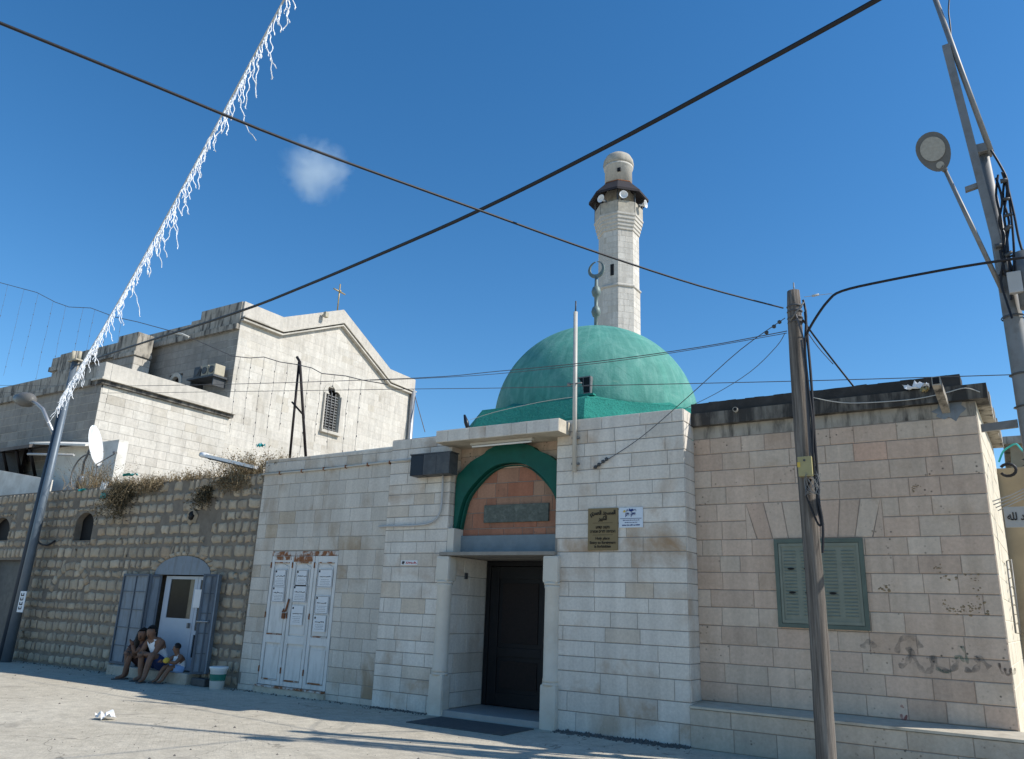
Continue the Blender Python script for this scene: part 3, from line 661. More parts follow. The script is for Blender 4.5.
# dark round hole with broken stones
bm = BM(); hp = at(193, 516, YO); lathe(bm, [(.17, 0), (.13, .05), (.09, .04)], (0, 0, 0), 14, cap=False)
for v in bm.verts: k_ = random.uniform(.82, 1.2); v.co = hp + V(v.co.x * k_, -v.co.z * random.uniform(.5, 1.1) - .01, v.co.y * k_)
obj('broken_hole_rim', bm, 'rubble', old)
bm = BM(); lathe(bm, [(.1, 0), (.0, .001)], (0, 0, 0), 14)
for v in bm.verts: v.co = hp + V(v.co.x, -v.co.z - .045, v.co.y)
obj('broken_hole', bm, 'black', old)
st = BM(); box(st, -16.35, -15.2, YO - .26, YO - .01, -.02, .19, .02); box(st, -15.18, -14.5, YO - .3, YO - .012, -.02, .185, .02); box(st, -14.48, -13.62, YO - .33, YO - .01, -.02, .2, .03)
lay = st.loops.layers.float_color.new('tint')
for f in st.faces:
    for lp in f.loops: lp[lay] = (.4, .5, .8, 1)
tag(obj('stone_step', st, 'ledge'), 'low block stone step below the grey shuttered doorway, people sitting on it', 'step')

# ------------------------------------------------------------------ pink stone building on the right
A0 = V(-3.75, 10.85, 0); A1 = V(-.15, 10.765, 0)
PK = Fr(A0, A1 - A0, V((A1 - A0).y, -(A1 - A0).x, 0)); PL = (A1 - A0).length
pink = thing('pink_stone_building', (-1.9, 10.8, 0), 'pinkish block building with blackened roof edge and green louvred shutter', 'building')
B1 = at(1003.5, 521, 13.9); B1.z = 0
SIDE = Fr(A1, B1 - A1, V((B1 - A1).y, -(B1 - A1).x, 0)); SL = (B1 - A1).length
WIN = (1.115, 2.155, 1.545, 2.60)
bm = BM(); solid(bm, PK, 0, PL - .02, 0, 4.26, .4, [WIN]); obj('wall_core', bm, 'pink_joint', pink)
PC = [.54, .78, 1.02, 1.26, 1.5, 1.74, 1.97, 2.2, 2.42, 2.64, 2.89, 3.13, 3.37, 3.61, 3.85, 4.08]
LIN = (.72, 2.44, 2.64, 3.13)
bm = BM(); masonry(bm, PK, 0, PL, PC, .27, .62, joint=.009, proud=.007, bev=.007, holes=[WIN, LIN], seed=43)
lay = bm.loops.layers.float_color['tint']; nv = 7
for k in range(nv):                # flat arch of upright stones over the shutter
    u = lambda t, top: (LIN[0] + (LIN[1] - LIN[0]) * t) if top else (LIN[0] + .14 + (LIN[1] - LIN[0] - .28) * t)
    a, b = k / nv, (k + 1) / nv; g_ = .005
    stone_face(bm, lay, PK, [(u(a, 0) + g_, 2.645), (u(b, 0) - g_, 2.645), (u(b, 1) - g_, 3.125), (u(a, 1) + g_, 3.125)], .007, .007, (random.random(), random.random(), random.random()))
for s in (0, 1):
    q = [(LIN[0], 2.645), (LIN[0] + .13, 2.645), (LIN[0] + .003, 3.125), (LIN[0], 3.125)] if s == 0 else [(LIN[1] - .13, 2.645), (LIN[1], 2.645), (LIN[1], 3.125), (LIN[1] - .003, 3.125)]
    stone_face(bm, lay, PK, q, .006, .004, (.3, .5, .4))
obj('facing_stones', bm, 'pink', pink)
bm = BM(); masonry(bm, SIDE, 0, SL, courses(0, 4.1, 17), .4, .8, proud=.004, seed=44); obj('side_stones', bm, 'plaster_side', pink)
bm = BM(); solid(bm, SIDE, 0.0, SL, 0, 4.26, .4); obj('side_wall', bm, 'plaster_side', pink)
bm = BM(); prism(bm, [A0 + V(.05, .41, 0), A1 + V(-.45, .41, 0), B1 + V(-.45, 0, 0), V(-3.7, 14, 0)], (0, 0, 4.2)); obj('inner_mass', bm, 'roofdeck', pink)
bm = BM(); solid(bm, PK, 0, PL - .002, 4.085, 4.262, .3, w=.004); obj('plaster_frieze', bm, 'concrete', pink)
bm = BM(); solid(bm, PK, .0, PL + .14, 4.265, 4.45, .5, w=.10)
for v in bm.verts:
    if v.co.z > 4.4: v.co.z += random.uniform(-.004, .004)
obj('roof_slab', bm, 'concrete_dark', pink)
bm = BM(); n = 26
for k in range(n):
    a, b = PL * .965 * k / n, PL * .965 * (k + 1) / n; h = 4.612 + random.uniform(-.006, .005)
    prism(bm, [PK.p(a, 4.452, .06), PK.p(b, 4.452, .06), PK.p(b, h + random.uniform(-.004, .004), .05), PK.p(a, h, .05)], -PK.n * .35)
obj('roof_kerb', bm, 'concrete_black', pink)
bm = BM()                          # side eaves: broken slab with brackets
k = 0.1
while k < SL - .1:
    w = random.uniform(.2, .35); solid(bm, SIDE, k, min(k + w, SL), 4.27 + random.uniform(-.02, .01), 4.44, .3, w=random.uniform(.12, .15)); k += w + .002
obj('side_eaves', bm, 'concrete', pink)
bm = BM(); box(bm, B1.x - .5, B1.x + .5, B1.y + .02, B1.y + 3, 0, 3.95); obj('rear_wall', bm, 'wall_far', pink)
# plinth with sloping ledge
LD = [PK.p(0, 0, .43), PK.p(PL + .3, 0, .43)]
PLF = Fr(PK.p(0, 0, .42), PK.u, PK.n)
bm = BM(); solid(bm, PLF, .005, PL + .25, 0, .46, .4); obj('plinth_core', bm, 'pink_joint', pink)
bm = BM(); masonry(bm, PLF, .005, PL + .25, [0, .27, .47], .5, 1.1, proud=.008, seed=47); obj('plinth_stones', bm, 'ledge', pink)
bm = BM(); prism(bm, [PK.p(.005, .472, .445), PK.p(.005, .5, .445), PK.p(.005, .535, .0), PK.p(.005, .472, .0)], PK.u * (PL + .26)); obj('plinth_ledge', bm, 'ledge_top', pink)
# louvred shutter
wf = Fr(PK.p(0, 0, .01), PK.u, PK.n)
bm = BM(); solid(bm, wf, WIN[0] - .03, WIN[1] + .03, WIN[2] - .03, WIN[3] + .03, .08, [(WIN[0] + .02, WIN[1] - .02, WIN[2] + .02, WIN[3] - .02)], w=.03); wfm = obj('window_frame', bm, 'greenshutter_dark', pink)
mid = (WIN[0] + WIN[1]) / 2
for (a, b) in ((WIN[0] + .025, mid - .004), (mid + .004, WIN[1] - .025)):
    bm = BM(); z0, z1 = WIN[2] + .025, WIN[3] - .025
    solid(bm, wf, a, b, z0, z1, .02, w=.012)
    for (p, q, r_, s_) in ((a, a + .03, z0, z1), (b - .03, b, z0, z1)): solid(bm, wf, p, q, r_, s_, .011, w=.024)
    for (r_, s_) in ((z0, z0 + .04), (z1 - .04, z1)): solid(bm, wf, a + .031, b - .031, r_, s_, .011, w=.0235)
    lf = obj('shutter_leaf', bm, 'greenshutter', pink)
    bm = BM(); k = z0 + .1
    while k < z1 - .09:            # pressed louvre slots, two columns
        for c in (.28, .72):
            u = a + (b - a) * c
            prism(bm, [wf.p(u - .075, k, .0125), wf.p(u - .075, k + .018, .0125), wf.p(u - .075, k + .004, .024)], PK.u * .15)
        k += .042
    obj('louvres', bm, 'greenshutter', lf)
    bm = BM()
    for zz in ((.38, .68) if a < mid - .1 else (.38,)):
        for c in ((.3,) if a > mid - .1 else (.3, .72)):
            u = a + (b - a) * c
            prism(bm, [wf.p(u + .045 * math.cos(t), z0 + zz + .014 * math.sin(t), .026) for t in [math.pi * 2 * q / 10 for q in range(10)]], PK.n * .002)
    loose('bent_slot', bm, 'black', lf)
# leftover plaster blotches and drain
def blob(bm, fr, u, v, r, w=.012, n=14, sq=.7, rnd=random):
    cs = [(u + r * math.cos(2 * math.pi * k / n) * rnd.uniform(.55, 1.2), v + sq * r * math.sin(2 * math.pi * k / n) * rnd.uniform(.55, 1.2)) for k in range(n)]
    c = bm.verts.new(fr.p(u, v, w + .006)); L = [bm.verts.new(fr.p(a, b, w - .004)) for a, b in cs]
    for k in range(n): bm.faces.new((c, L[k], L[(k + 1) % n]))
bm = BM(); rr = random.Random(3)
path = [(937, 568), (943, 575), (952, 577), (938, 566), (968, 572), (975, 578), (978, 590), (981, 600), (945, 603), (950, 609), (958, 611), (966, 609), (972, 606), (981, 608), (983, 611), (974, 612), (948, 606), (962, 610), (882, 588), (885, 590), (917, 487), (913, 489)]
for (x, y) in path:
    p = onp(x, y, A0, A1); u = (p - A0).dot(PK.u)
    for k in range(6): blob(bm, PK, u + rr.uniform(-.05, .05), p.z + rr.uniform(-.04, .04), rr.uniform(.006, .022), .01, 9, rr.uniform(.4, 1), rnd=rr)
obj('plaster_remains', bm, 'plaster_patch', pink)
p = onp(736, 410, A0 + V(0, -.1, 0), A1 + V(0, -.1, 0))
bm = BM(); tube(bm, [p + V(0, .1, 0), p + V(0, -.05, 0)], .035, 12); d_ = obj('drain_pipe', bm, 'concrete', pink)
bm = BM(); tube(bm, [p + V(0, -.045, 0), p + V(0, -.053, 0)], .026, 12); obj('drain_bore', bm, 'black', d_)
# water spout
sp = at(946, 409, 10.77); s2 = at(933, 381, 9.95); s2.x = sp.x - .03
ax = (s2 - sp).normalized(); sx_ = V(1, 0, 0); sz_ = ax.cross(sx_).normalized()
bm = BM(); q = [sx_ * .045 + sz_ * .055, sx_ * .045 - sz_ * .055, -sx_ * .045 - sz_ * .055, -sx_ * .045 + sz_ * .055]
prism(bm, [sp + a for a in q], s2 - sp); spo = obj('water_spout', bm, 'concrete', pink)
bm = BM(); prism(bm, [s2 + a * .78 + ax * .004 for a in q], ax * .002); obj('spout_mouth', bm, 'black', spo)
bm = BM(); blob(bm, PK, (sp - A0).dot(PK.u) + .02, sp.z - .02, .17, .012, 20, .9); obj('mortar_patch', bm, 'bluegrey', spo)

# ------------------------------------------------------------------ church
XG, YA, YB = -24.0, 18.05, 28.55
G = Fr((XG, 0, 0), (0, 1, 0), (1, 0, 0))          # gable wall faces +X
church = thing('church', (-30, 23, 0), 'tall pale stone church with stepped gable and cross', 'church')
gab = [(YA, 12.5), (YA + 1.95, 12.62), (23.27, 14.15), (26.68, 12.3), (YB, 12.3)]
gab = [(YA, 12.64), (YA + 1.95, 12.66), (23.27, 14.15), (26.66, 12.33), (YB, 12.31)]
def top_at(u):
    for (a, za), (b, zb) in zip(gab, gab[1:]):
        if a <= u <= b: return za + (zb - za) * (u - a) / (b - a)
    return 0
CW = (22.78, 23.66, 8.6, 10.2)
bm = BM(); gp = lambda L: prism(bm, [V(XG, y, z) for y, z in L], (-.6, 0, 0))
gp([(YA, 0), (CW[0], 0), (CW[0], top_at(CW[0]) - .02), gab[1], gab[0]]); gp([(CW[1], 0), (YB, 0), (YB, gab[4][1]), gab[3], (CW[1], top_at(CW[1]) - .02)])
gp([(CW[0], 0), (CW[1], 0), (CW[1], CW[2]), (CW[0], CW[2])]); gp([(CW[0], 10.5), (CW[1], 10.5), (CW[1], top_at(CW[1]) - .02), (23.27, 14.13), (CW[0], top_at(CW[0]) - .02)])
obj('gable_core', bm, 'church_joint', church)
bm = BM(); masonry(bm, G, YA, YB, courses(2, 13.6, 39), .3, .75, proud=.004, bev=.004, joint=.006, holes=[(CW[0], CW[1], CW[2], 10.5)], skip=lambda u, v: v > top_at(u) - .78, seed=51, jit=.003)
obj('gable_stones', bm, 'church', church)
bm = BM()                                           # side wall towards the street, shaded
SW = Fr((0, YA, 0), (1, 0, 0), (0, -1, 0)); WS = (-27.95, -27.1, 9.0, 10.15); solid(bm, SW, -37.2, XG - .6, 0, 12.1, .6, [WS]); box(bm, -37.2, -36.6, YA + .6, YB, 0, 12.0); box(bm, -37.2, XG - .6, YB - .6, YB, 0, 12.0)
obj('side_core', bm, 'church_joint_shaded', church)
WS = (-27.95, -27.1, 9.0, 10.15)
bm = BM(); masonry(bm, SW, -37.2, XG, courses(4, 11.75, 26), .3, .8, joint=.014, proud=.004, bev=.004, holes=[WS], seed=52, jit=.003); obj('side_stones', bm, 'church_shaded', church)
bm = BM(); prism(bm, [V(-36.6, YA + .6, 11.9), V(-36.6, 23.27, 13.5), V(-36.6, YB - .6, 11.9)], (12.0, 0, 0)); obj('roof', bm, 'roofdeck', church)
# raking parapet and cornice mouldings of the gable
def band(pts, lo, hi, w0, w1, name, m):
    bm = BM(); o = [V(XG + w0, y if i_ else y + .002, z + hi) for i_, (y, z) in enumerate(pts)]; i = [V(XG + w0, y, z + lo) for y, z in pts]; ribbon2(bm, o, i, (w1 - w0, 0, 0)); return obj(name, bm, m, church)
band(gab, -.60, .0, -.55, .09, 'gable_parapet', 'church')
band(gab, -.66, -.605, -.1, .22, 'cornice_upper_moulding', 'church_trim'); band(gab, -.72, -.665, -.1, .12, 'cornice_middle_moulding', 'concrete_dark'); band(gab, -.79, -.725, -.1, .17, 'cornice_lower_moulding', 'church_trim')
bm = BM(); solid(bm, SW, -37.3, -26.45, 11.72, 12.18, .5, w=.06); solid(bm, SW, -37.3, XG - .001, 11.5, 11.715, .3, w=.16); solid(bm, SW, -26.44, XG - .001, 11.72, 12.638, .3, w=.05); solid(bm, SW, -27.0, -26.46, 11.722, 12.3, .5, w=.055)
obj('side_cornice', bm, 'concrete', church)
for (l_, r_, e_, zt) in (((117.5, 345), (138.7, 331.5), (155, 335), 0), ((60, 358), (77, 350.5), (82, 352), 1)):    # buttresses with raised blocks
    yb = YA - 1.15; xa, xb = at(*l_, yb).x, at(*r_, yb).x; z1 = at(*r_, yb).z; y1 = min(YA - .03, onp(*e_, (xb, 0), (xb, 1)).y)
    bm = BM(); box(bm, xa, xb, yb, y1, 0, z1 - 1.0, .02); bt = obj('buttress', bm, 'church_joint_shaded', church)
    bm = BM(); masonry(bm, Fr((0, yb, 0), (1, 0, 0), (0, -1, 0)), xa, xb, courses(5, z1 - 1.05, h=.3), .4, .8, joint=.014, proud=.014, seed=53); obj('shaded_stones', bm, 'church_shaded', bt)
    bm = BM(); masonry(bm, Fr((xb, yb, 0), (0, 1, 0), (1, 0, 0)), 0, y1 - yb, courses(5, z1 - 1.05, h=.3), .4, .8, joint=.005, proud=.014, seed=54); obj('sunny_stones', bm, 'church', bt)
    bm = BM(); box(bm, xa - .06, xb + .06, yb - .06, y1 + .0, z1 - .998, z1 - .82, .02); box(bm, xa, xb, yb, y1, z1 - .818, z1, .02); obj('buttress_cap', bm, 'concrete', bt)
bm = BM(); tube(bm, [(-29.55, YA - .12, 5), (-29.55, YA - .12, 11.4)], .07, 10); obj('downpipe', bm, 'steel_grey', church)
bm = BM(); tube(bm, [(XG + .14, YB - .18, 4), (XG + .14, YB - .18, 11.7)], .13, 10); obj('downpipe', bm, 'steel', church)
# gable window: trefoil head, grille, sill
m_, zc = (CW[0] + CW[1]) / 2, 10.2
bm = BM(); box(bm, XG - .3, XG - .26, CW[0] - .05, CW[1] + .05, CW[2] - .05, 10.6); wn = obj('window', bm, 'black', church)
bm = BM()
for k in range(13): box(bm, XG - .1, XG - .06, CW[0] + .02, CW[1] - .02, CW[2] + .1 + k * .12, CW[2] + .135 + k * .12)
for k in range(3): box(bm, XG - .058, XG - .03, CW[0] + .2 + k * .22, CW[0] + .23 + k * .22, CW[2], 10.3)
obj('window_grille', bm, 'steel_grey', wn)
bm = BM(); box(bm, XG - .02, XG + .16, CW[0] - .12, CW[1] + .12, CW[2] - .13, CW[2] - .005, .01); obj('window_sill', bm, 'church_trim', wn)
bm = BM()
tre = [V(XG - .02, m_ + (.2 + .24 * abs(math.cos(1.5 * t))) * math.cos(t), zc - .02 + (.2 + .24 * abs(math.cos(1.5 * t - 0))) * math.sin(t) * .95) for t in [math.pi * k / 24 for k in range(25)]]
ring_out = [V(XG - .02, m_ + .56 * math.cos(t), zc - .02 + .56 * math.sin(t)) for t in [math.pi * k / 24 for k in range(25)]]
ribbon2(bm, ring_out, tre, (.05, 0, 0)); obj('trefoil_head', bm, 'church_trim', wn)
bm = BM(); box(bm, XG + .0, XG + .1, CW[0] - .09, CW[0] - .02, CW[2], zc); box(bm, XG - .02, XG + .09, CW[1] + .02, CW[1] + .09, CW[2], zc); obj('window_jamb', bm, 'church', wn)
bm = BM(); box(bm, WS[0] - .02, WS[1] + .02, YA + .15, YA + .2, WS[2], WS[3]); wn = obj('window', bm, 'black', church)
bm = BM(); mm = (WS[0] + WS[1]) / 2; pts = [V(mm + .44 * math.cos(t), YA - .03, 9.72 + .5 * math.sin(t)) for t in [math.pi * k / 16 for k in range(17)]]; pin = [V(mm + .28 * math.cos(t), YA - .03, 9.72 + .34 * math.sin(t)) for t in [math.pi * k / 16 for k in range(17)]]
ribbon2(bm, [V(mm + .44, YA - .03, 8.95)] + pts + [V(mm - .44, YA - .03, 8.95)], [V(mm + .28, YA - .03, 8.95)] + pin + [V(mm - .28, YA - .03, 8.95)], (0, .16, 0)); obj('window_surround', bm, 'church_trim', wn)
bm = BM(); cx, cz = V(XG - .25, 23.2, 14.12), 0
tube(bm, [cx, cx + V(0, 0, 1.3)], .03, 8); c_ = thing('cross', cx, 'slender metal cross standing on the gable top of the church', 'cross'); obj('upright', bm, 'gold', c_)
bm = BM(); tube(bm, [cx + V(0, -.36, .95), cx + V(0, .36, .93)], .032, 8); obj('crossbar', bm, 'gold', c_)
bm = BM(); lathe(bm, [(0, -.07), (.06, -.03), (.06, .03), (0, .07)], cx + V(.04, 0, .94), 10); obj('boss', bm, 'gold', c_)
# small flood lamps and AC units on the church
lp = at(352, 313, 21.5); p = onp(323, 315, (XG + .12, 0), (XG + .12, 1))
bm = BM(); tube(bm, [p + V(-.1, 0, .0), p + V(.15, 0, 0)], .03); box(bm, p.x + .1, p.x + .26, p.y - .09, p.y + .09, p.z - .14, p.z + .1, .02); tag(obj('flood_lamp', bm, 'beige'), 'small brownish flood lamp fixed near the apex of the church gable', 'lamp')
acg = 'air conditioner units on the church side wall'
for k, (x, lab) in enumerate(((at(195.5, 380, YA - .65).x, 'dark half-hidden air conditioner unit, farthest left on the church shelf'), (at(203, 380, YA - .65).x, 'beige air conditioner unit in the middle of the church shelf'), (at(210, 380, YA - .65).x, 'beige air conditioner unit nearest the church corner'))):
    z0 = at(203, 376, YA - .65).z
    a_ = thing('air_conditioner', (x, YA - .4, z0), lab, 'air conditioner', acg)
    bm = BM(); box(bm, x - .19, x + .19, YA - .65, YA - .2, z0, z0 + .42, .03); obj('casing', bm, 'beige' if k else 'box_dark', a_)
    bm = BM(); lathe(bm, [(.14, 0), (.14, .02)], (0, 0, 0), 18)
    for v in bm.verts: v.co = V(x, YA - .653, z0 + .21) + V(v.co.x, -v.co.z, v.co.y)
    obj('fan_grille', bm, 'box_dark', a_)
bm = BM(); ax0, ax1, az = at(188, 378, YA - .65).x, at(214, 378, YA - .65).x, at(203, 376, YA - .65).z; box(bm, ax0, ax1, YA - .7, YA - .05, az - .08, az - .01); box(bm, ax0 + .1, ax0 + .15, YA - .6, YA - .05, az - .4, az - .081); box(bm, ax1 - .15, ax1 - .1, YA - .6, YA - .05, az - .4, az - .081); tag(obj('wall_shelf', bm, 'box_dark'), 'dark metal shelf under the air conditioners on the church side wall', 'shelf')

# ------------------------------------------------------------------ church annex
YN = 13.15
annex = thing('church_annex', (-30, 15.5, 0), 'lower flat-roofed stone annex with a moulded parapet in front of the church', 'building')
bm = BM(); box(bm, -48, XG + .12, YN, YA - .03, 0, 7.9); obj('annex_core', bm, 'church_joint', annex)
GA = Fr((XG + .125, 0, 0), (0, 1, 0), (1, 0, 0)); SA = Fr((0, YN - .005, 0), (1, 0, 0), (0, -1, 0))
bm = BM(); masonry(bm, GA, YN, YA - .03, courses(2, 8.0, 21), .3, .75, joint=.006, proud=.004, bev=.004, seed=61, jit=.003); obj('sunny_stones', bm, 'church', annex)
bm = BM(); masonry(bm, SA, -48, XG + .125, courses(2, 8.0, 21), .35, .8, joint=.014, proud=.004, bev=.004, seed=62, jit=.003); obj('shaded_stones', bm, 'church_shaded', annex)
bm = BM(); box(bm, XG - .3, XG + .17, YN - .03, YA + .12, 8.21, 8.74, .015); obj('parapet', bm, 'church', annex)
bm = BM(); box(bm, XG - .3, XG + .34, YN - .15, YA + .15, 8.13, 8.2); obj('cornice', bm, 'church_trim', annex); bm = BM(); box(bm, XG - .3, XG + .24, YN - .1, YA + .1, 8.0, 8.125); obj('lower_moulding', bm, 'concrete_dark', annex)
bm = BM(); box(bm, -48, XG - .31, YN - .03, YN + .4, 8.21, 8.66, .02); box(bm, -48, XG - .31, YN - .13, YN + .35, 8.0, 8.2); obj('shaded_parapet', bm, 'concrete', annex)

# ------------------------------------------------------------------ minaret
MC = (-19.1, 42.0)
mi = thing('minaret', (*MC, 0), 'tall white octagonal minaret with roofed gallery, behind the green dome', 'minaret')
A8 = R(22.5)
bm = BM(); lathe(bm, [(1.36, 0), (1.33, 21.0)], (*MC, 0), 8, A8, False); sh = obj('lower_shaft', bm, 'minaret', mi)
for f_ in (0,): pass
bm = BM(); lathe(bm, [(1.3, 21.25), (1.28, 24.9)], (*MC, 0), 8, A8, False); obj('upper_shaft', bm, 'minaret', mi)
bm = BM(); lathe(bm, [(1.33, 21.002), (1.42, 21.06), (1.42, 21.14), (1.3, 21.248)], (*MC, 0), 8, A8, False); obj('string_course', bm, 'minaret', mi)
for sh_, (r0, r1, za, zb_) in ((0, (1.345, 1.33, 14.0, 20.98)), (1, (1.3, 1.28, 21.27, 24.9))):
    bm = BM()
    for k in (5, 6, 7, 0):          # ashlar on the faces towards the street
        q0, q1 = [V(math.cos(A8 + (k + d) * math.pi / 4), math.sin(A8 + (k + d) * math.pi / 4), 0) * (r1 + r0) / 2 for d in (0, 1)]
        fr = Fr(V(*MC, 0) + q0, q1 - q0, (q0 + q1)); masonry(bm, fr, 0, (q1 - q0).length, courses(za, zb_, h=.42), .35, .7, joint=.005, proud=.008, seed=70 + k)
    obj('ashlar_facing', bm, 'minaret', mi)
bm = BM(); lathe(bm, [(1.28, 24.902), (1.36, 24.95), (1.36, 25.13), (1.42, 25.18), (1.42, 25.36), (1.48, 25.41), (1.48, 25.6), (1.54, 25.65), (1.54, 25.85), (1.6, 25.9), (1.6, 26.02)], (*MC, 0), 8, A8, False); obj('corbelled_gallery', bm, 'minaret', mi)
bm = BM(); lathe(bm, [(1.56, 26.022), (1.56, 26.85), (1.44, 26.85), (1.44, 26.022)], (*MC, 0), 8, A8, False, cap=False); pr = obj('gallery_parapet', bm, 'minaret_old', mi)
for k in range(8):
    a = A8 + k * math.pi / 4; x, y = MC[0] + 1.5 * math.cos(a), MC[1] + 1.5 * math.sin(a); bm = BM(); box(bm, x - .05, x + .05, y - .05, y + .05, 26.1, 27.7); obj('gallery_post', bm, 'box_dark', mi)
bm = BM(); lathe(bm, [(.98, 26.1), (.98, 28.1)], (*MC, 0), 8, A8, False); obj('gallery_core', bm, 'minaret_old', mi)
bm = BM(); lathe(bm, [(1.0, 27.95), (1.86, 27.5), (1.95, 27.44), (1.95, 27.6), (1.0, 28.62)], (*MC, 0), 8, A8, False, cap=False); obj('gallery_roof', bm, 'gallery_wood', mi)
bm = BM(); lathe(bm, [(1.1, 28.53), (1.1, 28.58), (1.0, 28.66)], (*MC, 0), 8, A8, False, cap=False); obj('roof_flashing', bm, 'rust', mi)
bm = BM(); lathe(bm, [(.9, 28.4), (.9, 29.85), (.96, 29.9), (.98, 30.02)], (*MC, 0), 24); obj('lantern', bm, 'minaret', mi)
bm = BM(); lathe(bm, [(.96, 30.022), (1.02, 30.2), (.98, 30.5), (.82, 30.8), (.52, 31.02), (.2, 31.17), (.1, 31.26), (0, 31.3)], (*MC, 0), 28); obj('cap_dome', bm, 'minaret_old', mi)
bm = BM(); fc = V(MC[0], MC[1] - 1.26, 0); box(bm, fc.x + .0, fc.x + .22, MC[1] - 1.24, MC[1] - 1.15, 21.8, 22.55); box(bm, -18.78, -18.56, 41.1, 41.2, 29.25, 29.5)
q = 1.24 * math.cos(R(22.5)) + .03; d_ = V(math.cos(R(-45)), math.sin(R(-45)), 0); c_ = V(*MC, 19.3) + d_ * (q + .03); t_ = V(-d_.y, d_.x, 0)
prism(bm, [c_ + t_ * .1 + V(0, 0, -.35), c_ - t_ * .1 + V(0, 0, -.35), c_ - t_ * .1 + V(0, 0, .35), c_ + t_ * .1 + V(0, 0, .35)], -d_ * .1)
loose('slit_window', bm, 'black', mi)
def horn(ang, r, z, lab):
    d = V(math.cos(ang), math.sin(ang), 0); p = V(*MC, z) + d * r
    t_ = thing('loudspeaker', p, lab, 'loudspeaker', 'horn loudspeakers on the minaret gallery')
    bm = BM(); lathe(bm, [(.05, 0), (.06, .1), (.13, .25), (.255, .38), (.27, .39), (.25, .38), (.05, .14), (0, .14)], (0, 0, 0), 20, cap=False)
    M4 = d.to_track_quat('Z', 'Y').to_matrix()
    for v in bm.verts: v.co = p + M4 @ v.co
    obj('horn', bm, 'white', t_)
    bm = BM(); lathe(bm, [(.1, -.18), (.1, .0)], (0, 0, 0), 12)
    for v in bm.verts: v.co = p + M4 @ v.co
    obj('driver', bm, 'box_grey', t_)
horn(R(-101), 1.55, 26.95, 'white horn loudspeaker on the left side of the minaret gallery, facing left')
horn(R(-56), 1.55, 27.0, 'white horn loudspeaker facing straight out of the minaret gallery')
horn(R(-2), 1.55, 26.85, 'white horn loudspeaker at the right edge of the minaret gallery')

# ------------------------------------------------------------------ poles
def tcol(t, name, bm, m): return obj(name, bm, m, t)
wp = thing('wooden_pole', (-2.01, 9.9, 0), 'weathered grey wooden utility pole in front of the pink building', 'utility pole')
bm = BM(); rnd = random.Random(5); n = 20; rings = []
for i in range(30):
    z = 5.74 * i / 29; r = .108 - .024 * i / 29
    if i == 29: r *= .9
    rings.append([bm.verts.new((-2.01 + .015 * math.sin(z * 1.1) + r * (1 + .05 * math.sin(3 * k + .2 * z) + rnd.uniform(-.025, .025)) * math.cos(2 * math.pi * k / n), 9.9 + r * (1 + rnd.uniform(-.03, .03)) * math.sin(2 * math.pi * k / n), z)) for k in range(n)])
for A, B in zip(rings, rings[1:]):
    for k in range(n): f = bm.faces.new((A[k], A[(k + 1) % n], B[(k + 1) % n], B[k])); f.smooth = True
bm.faces.new(rings[-1]); obj('pole_shaft', bm, 'wood', wp)
bm = BM()
for z in (5.3, 5.36, 5.45, 5.52): lathe(bm, [(.092, -.012), (.101, 0), (.092, .012)], (-2.01, 9.9, z), 18, cap=False)
obj('wire_wraps', bm, 'cable_grey', wp)
bm = BM(); tube(bm, [(-2.0, 9.9, 5.7), (-2.0, 9.9, 5.86)], .008); tube(bm, [(-2.05, 9.8, 5.3), (-1.86, 9.74, 5.5)], .012); obj('top_spikes', bm, 'steel_grey', wp)
mb = thing('meter_box', (-2.0, 9.76, 3.38), 'yellowed small meter box strapped to the wooden pole', 'meter box')
bx0 = at(797.5, 457, 9.74); bx1 = at(813, 476, 9.74)
bm = BM(); box(bm, bx0.x, bx1.x, 9.72, 9.8, bx1.z, bx0.z, .008); obj('box_body', bm, 'yellowbox', mb)
bm = BM(); tube(bm, [V(bx0.x + .08, 9.722, bx0.z - .05), V(bx0.x + .08, 9.712, bx0.z - .05)], .014); obj('lock', bm, 'box_dark', mb)
bm = BM(); box(bm, bx0.x - .004, bx0.x + .03, 9.716, 9.7195, bx0.z - .13, bx0.z - .07); obj('warning_mark', bm, 'sign_yellow', mb)
def wire(name, pts, r, m, lab, cat='cable', n=5, grp=None, sm=4, parts=None):
    bm = BM(); tube(bm, smooth(pts, sm) if sm else pts, r, n); return tag(obj(name, bm, m), lab, cat, grp)
WPp = lambda x, y, Y=9.78: at(x, y, Y)
wire('pole_cable', [WPp(803, 300), WPp(806, 316), WPp(805, 350), WPp(808, 385), WPp(812, 420), WPp(813, 455), WPp(816, 490), WPp(821, 512), WPp(823, 530), WPp(822.5, 553)], .016, 'cable', 'thick black cable running down the wooden pole and ending beside the green shutter')
wire('pole_cable', [WPp(795, 312), WPp(800, 328), WPp(804, 345), WPp(806, 390), WPp(809, 440), WPp(811, 470), WPp(816, 478)], .012, 'cable_grey', 'grey cable hugging the wooden pole down to the meter box')
wire('pole_cable', [WPp(811, 479), WPp(806, 492), WPp(811, 508), WPp(818, 524), WPp(821, 523), WPp(817, 505), WPp(817, 480)], .013, 'cable', 'loose black cable loop below the meter box')
wire('pole_cable', [WPp(805, 312, 9.8), WPp(808, 345, 9.8), WPp(811, 380, 9.8), WPp(814, 430, 9.8), WPp(817, 470, 9.8), WPp(819, 505, 9.8), WPp(823, 525, 9.8)], .018, 'cable', 'stiff black cable on the far right side of the wooden pole')
wire('pole_cable', [WPp(801, 340, 9.79), WPp(806, 380, 9.79), WPp(810, 430, 9.79), WPp(813, 462, 9.79), WPp(819, 482, 9.79), WPp(818, 500, 9.79)], .014, 'cable_grey', 'slack grey cable ending in the tangle below the meter box')
rnd = random.Random(8); pts = []
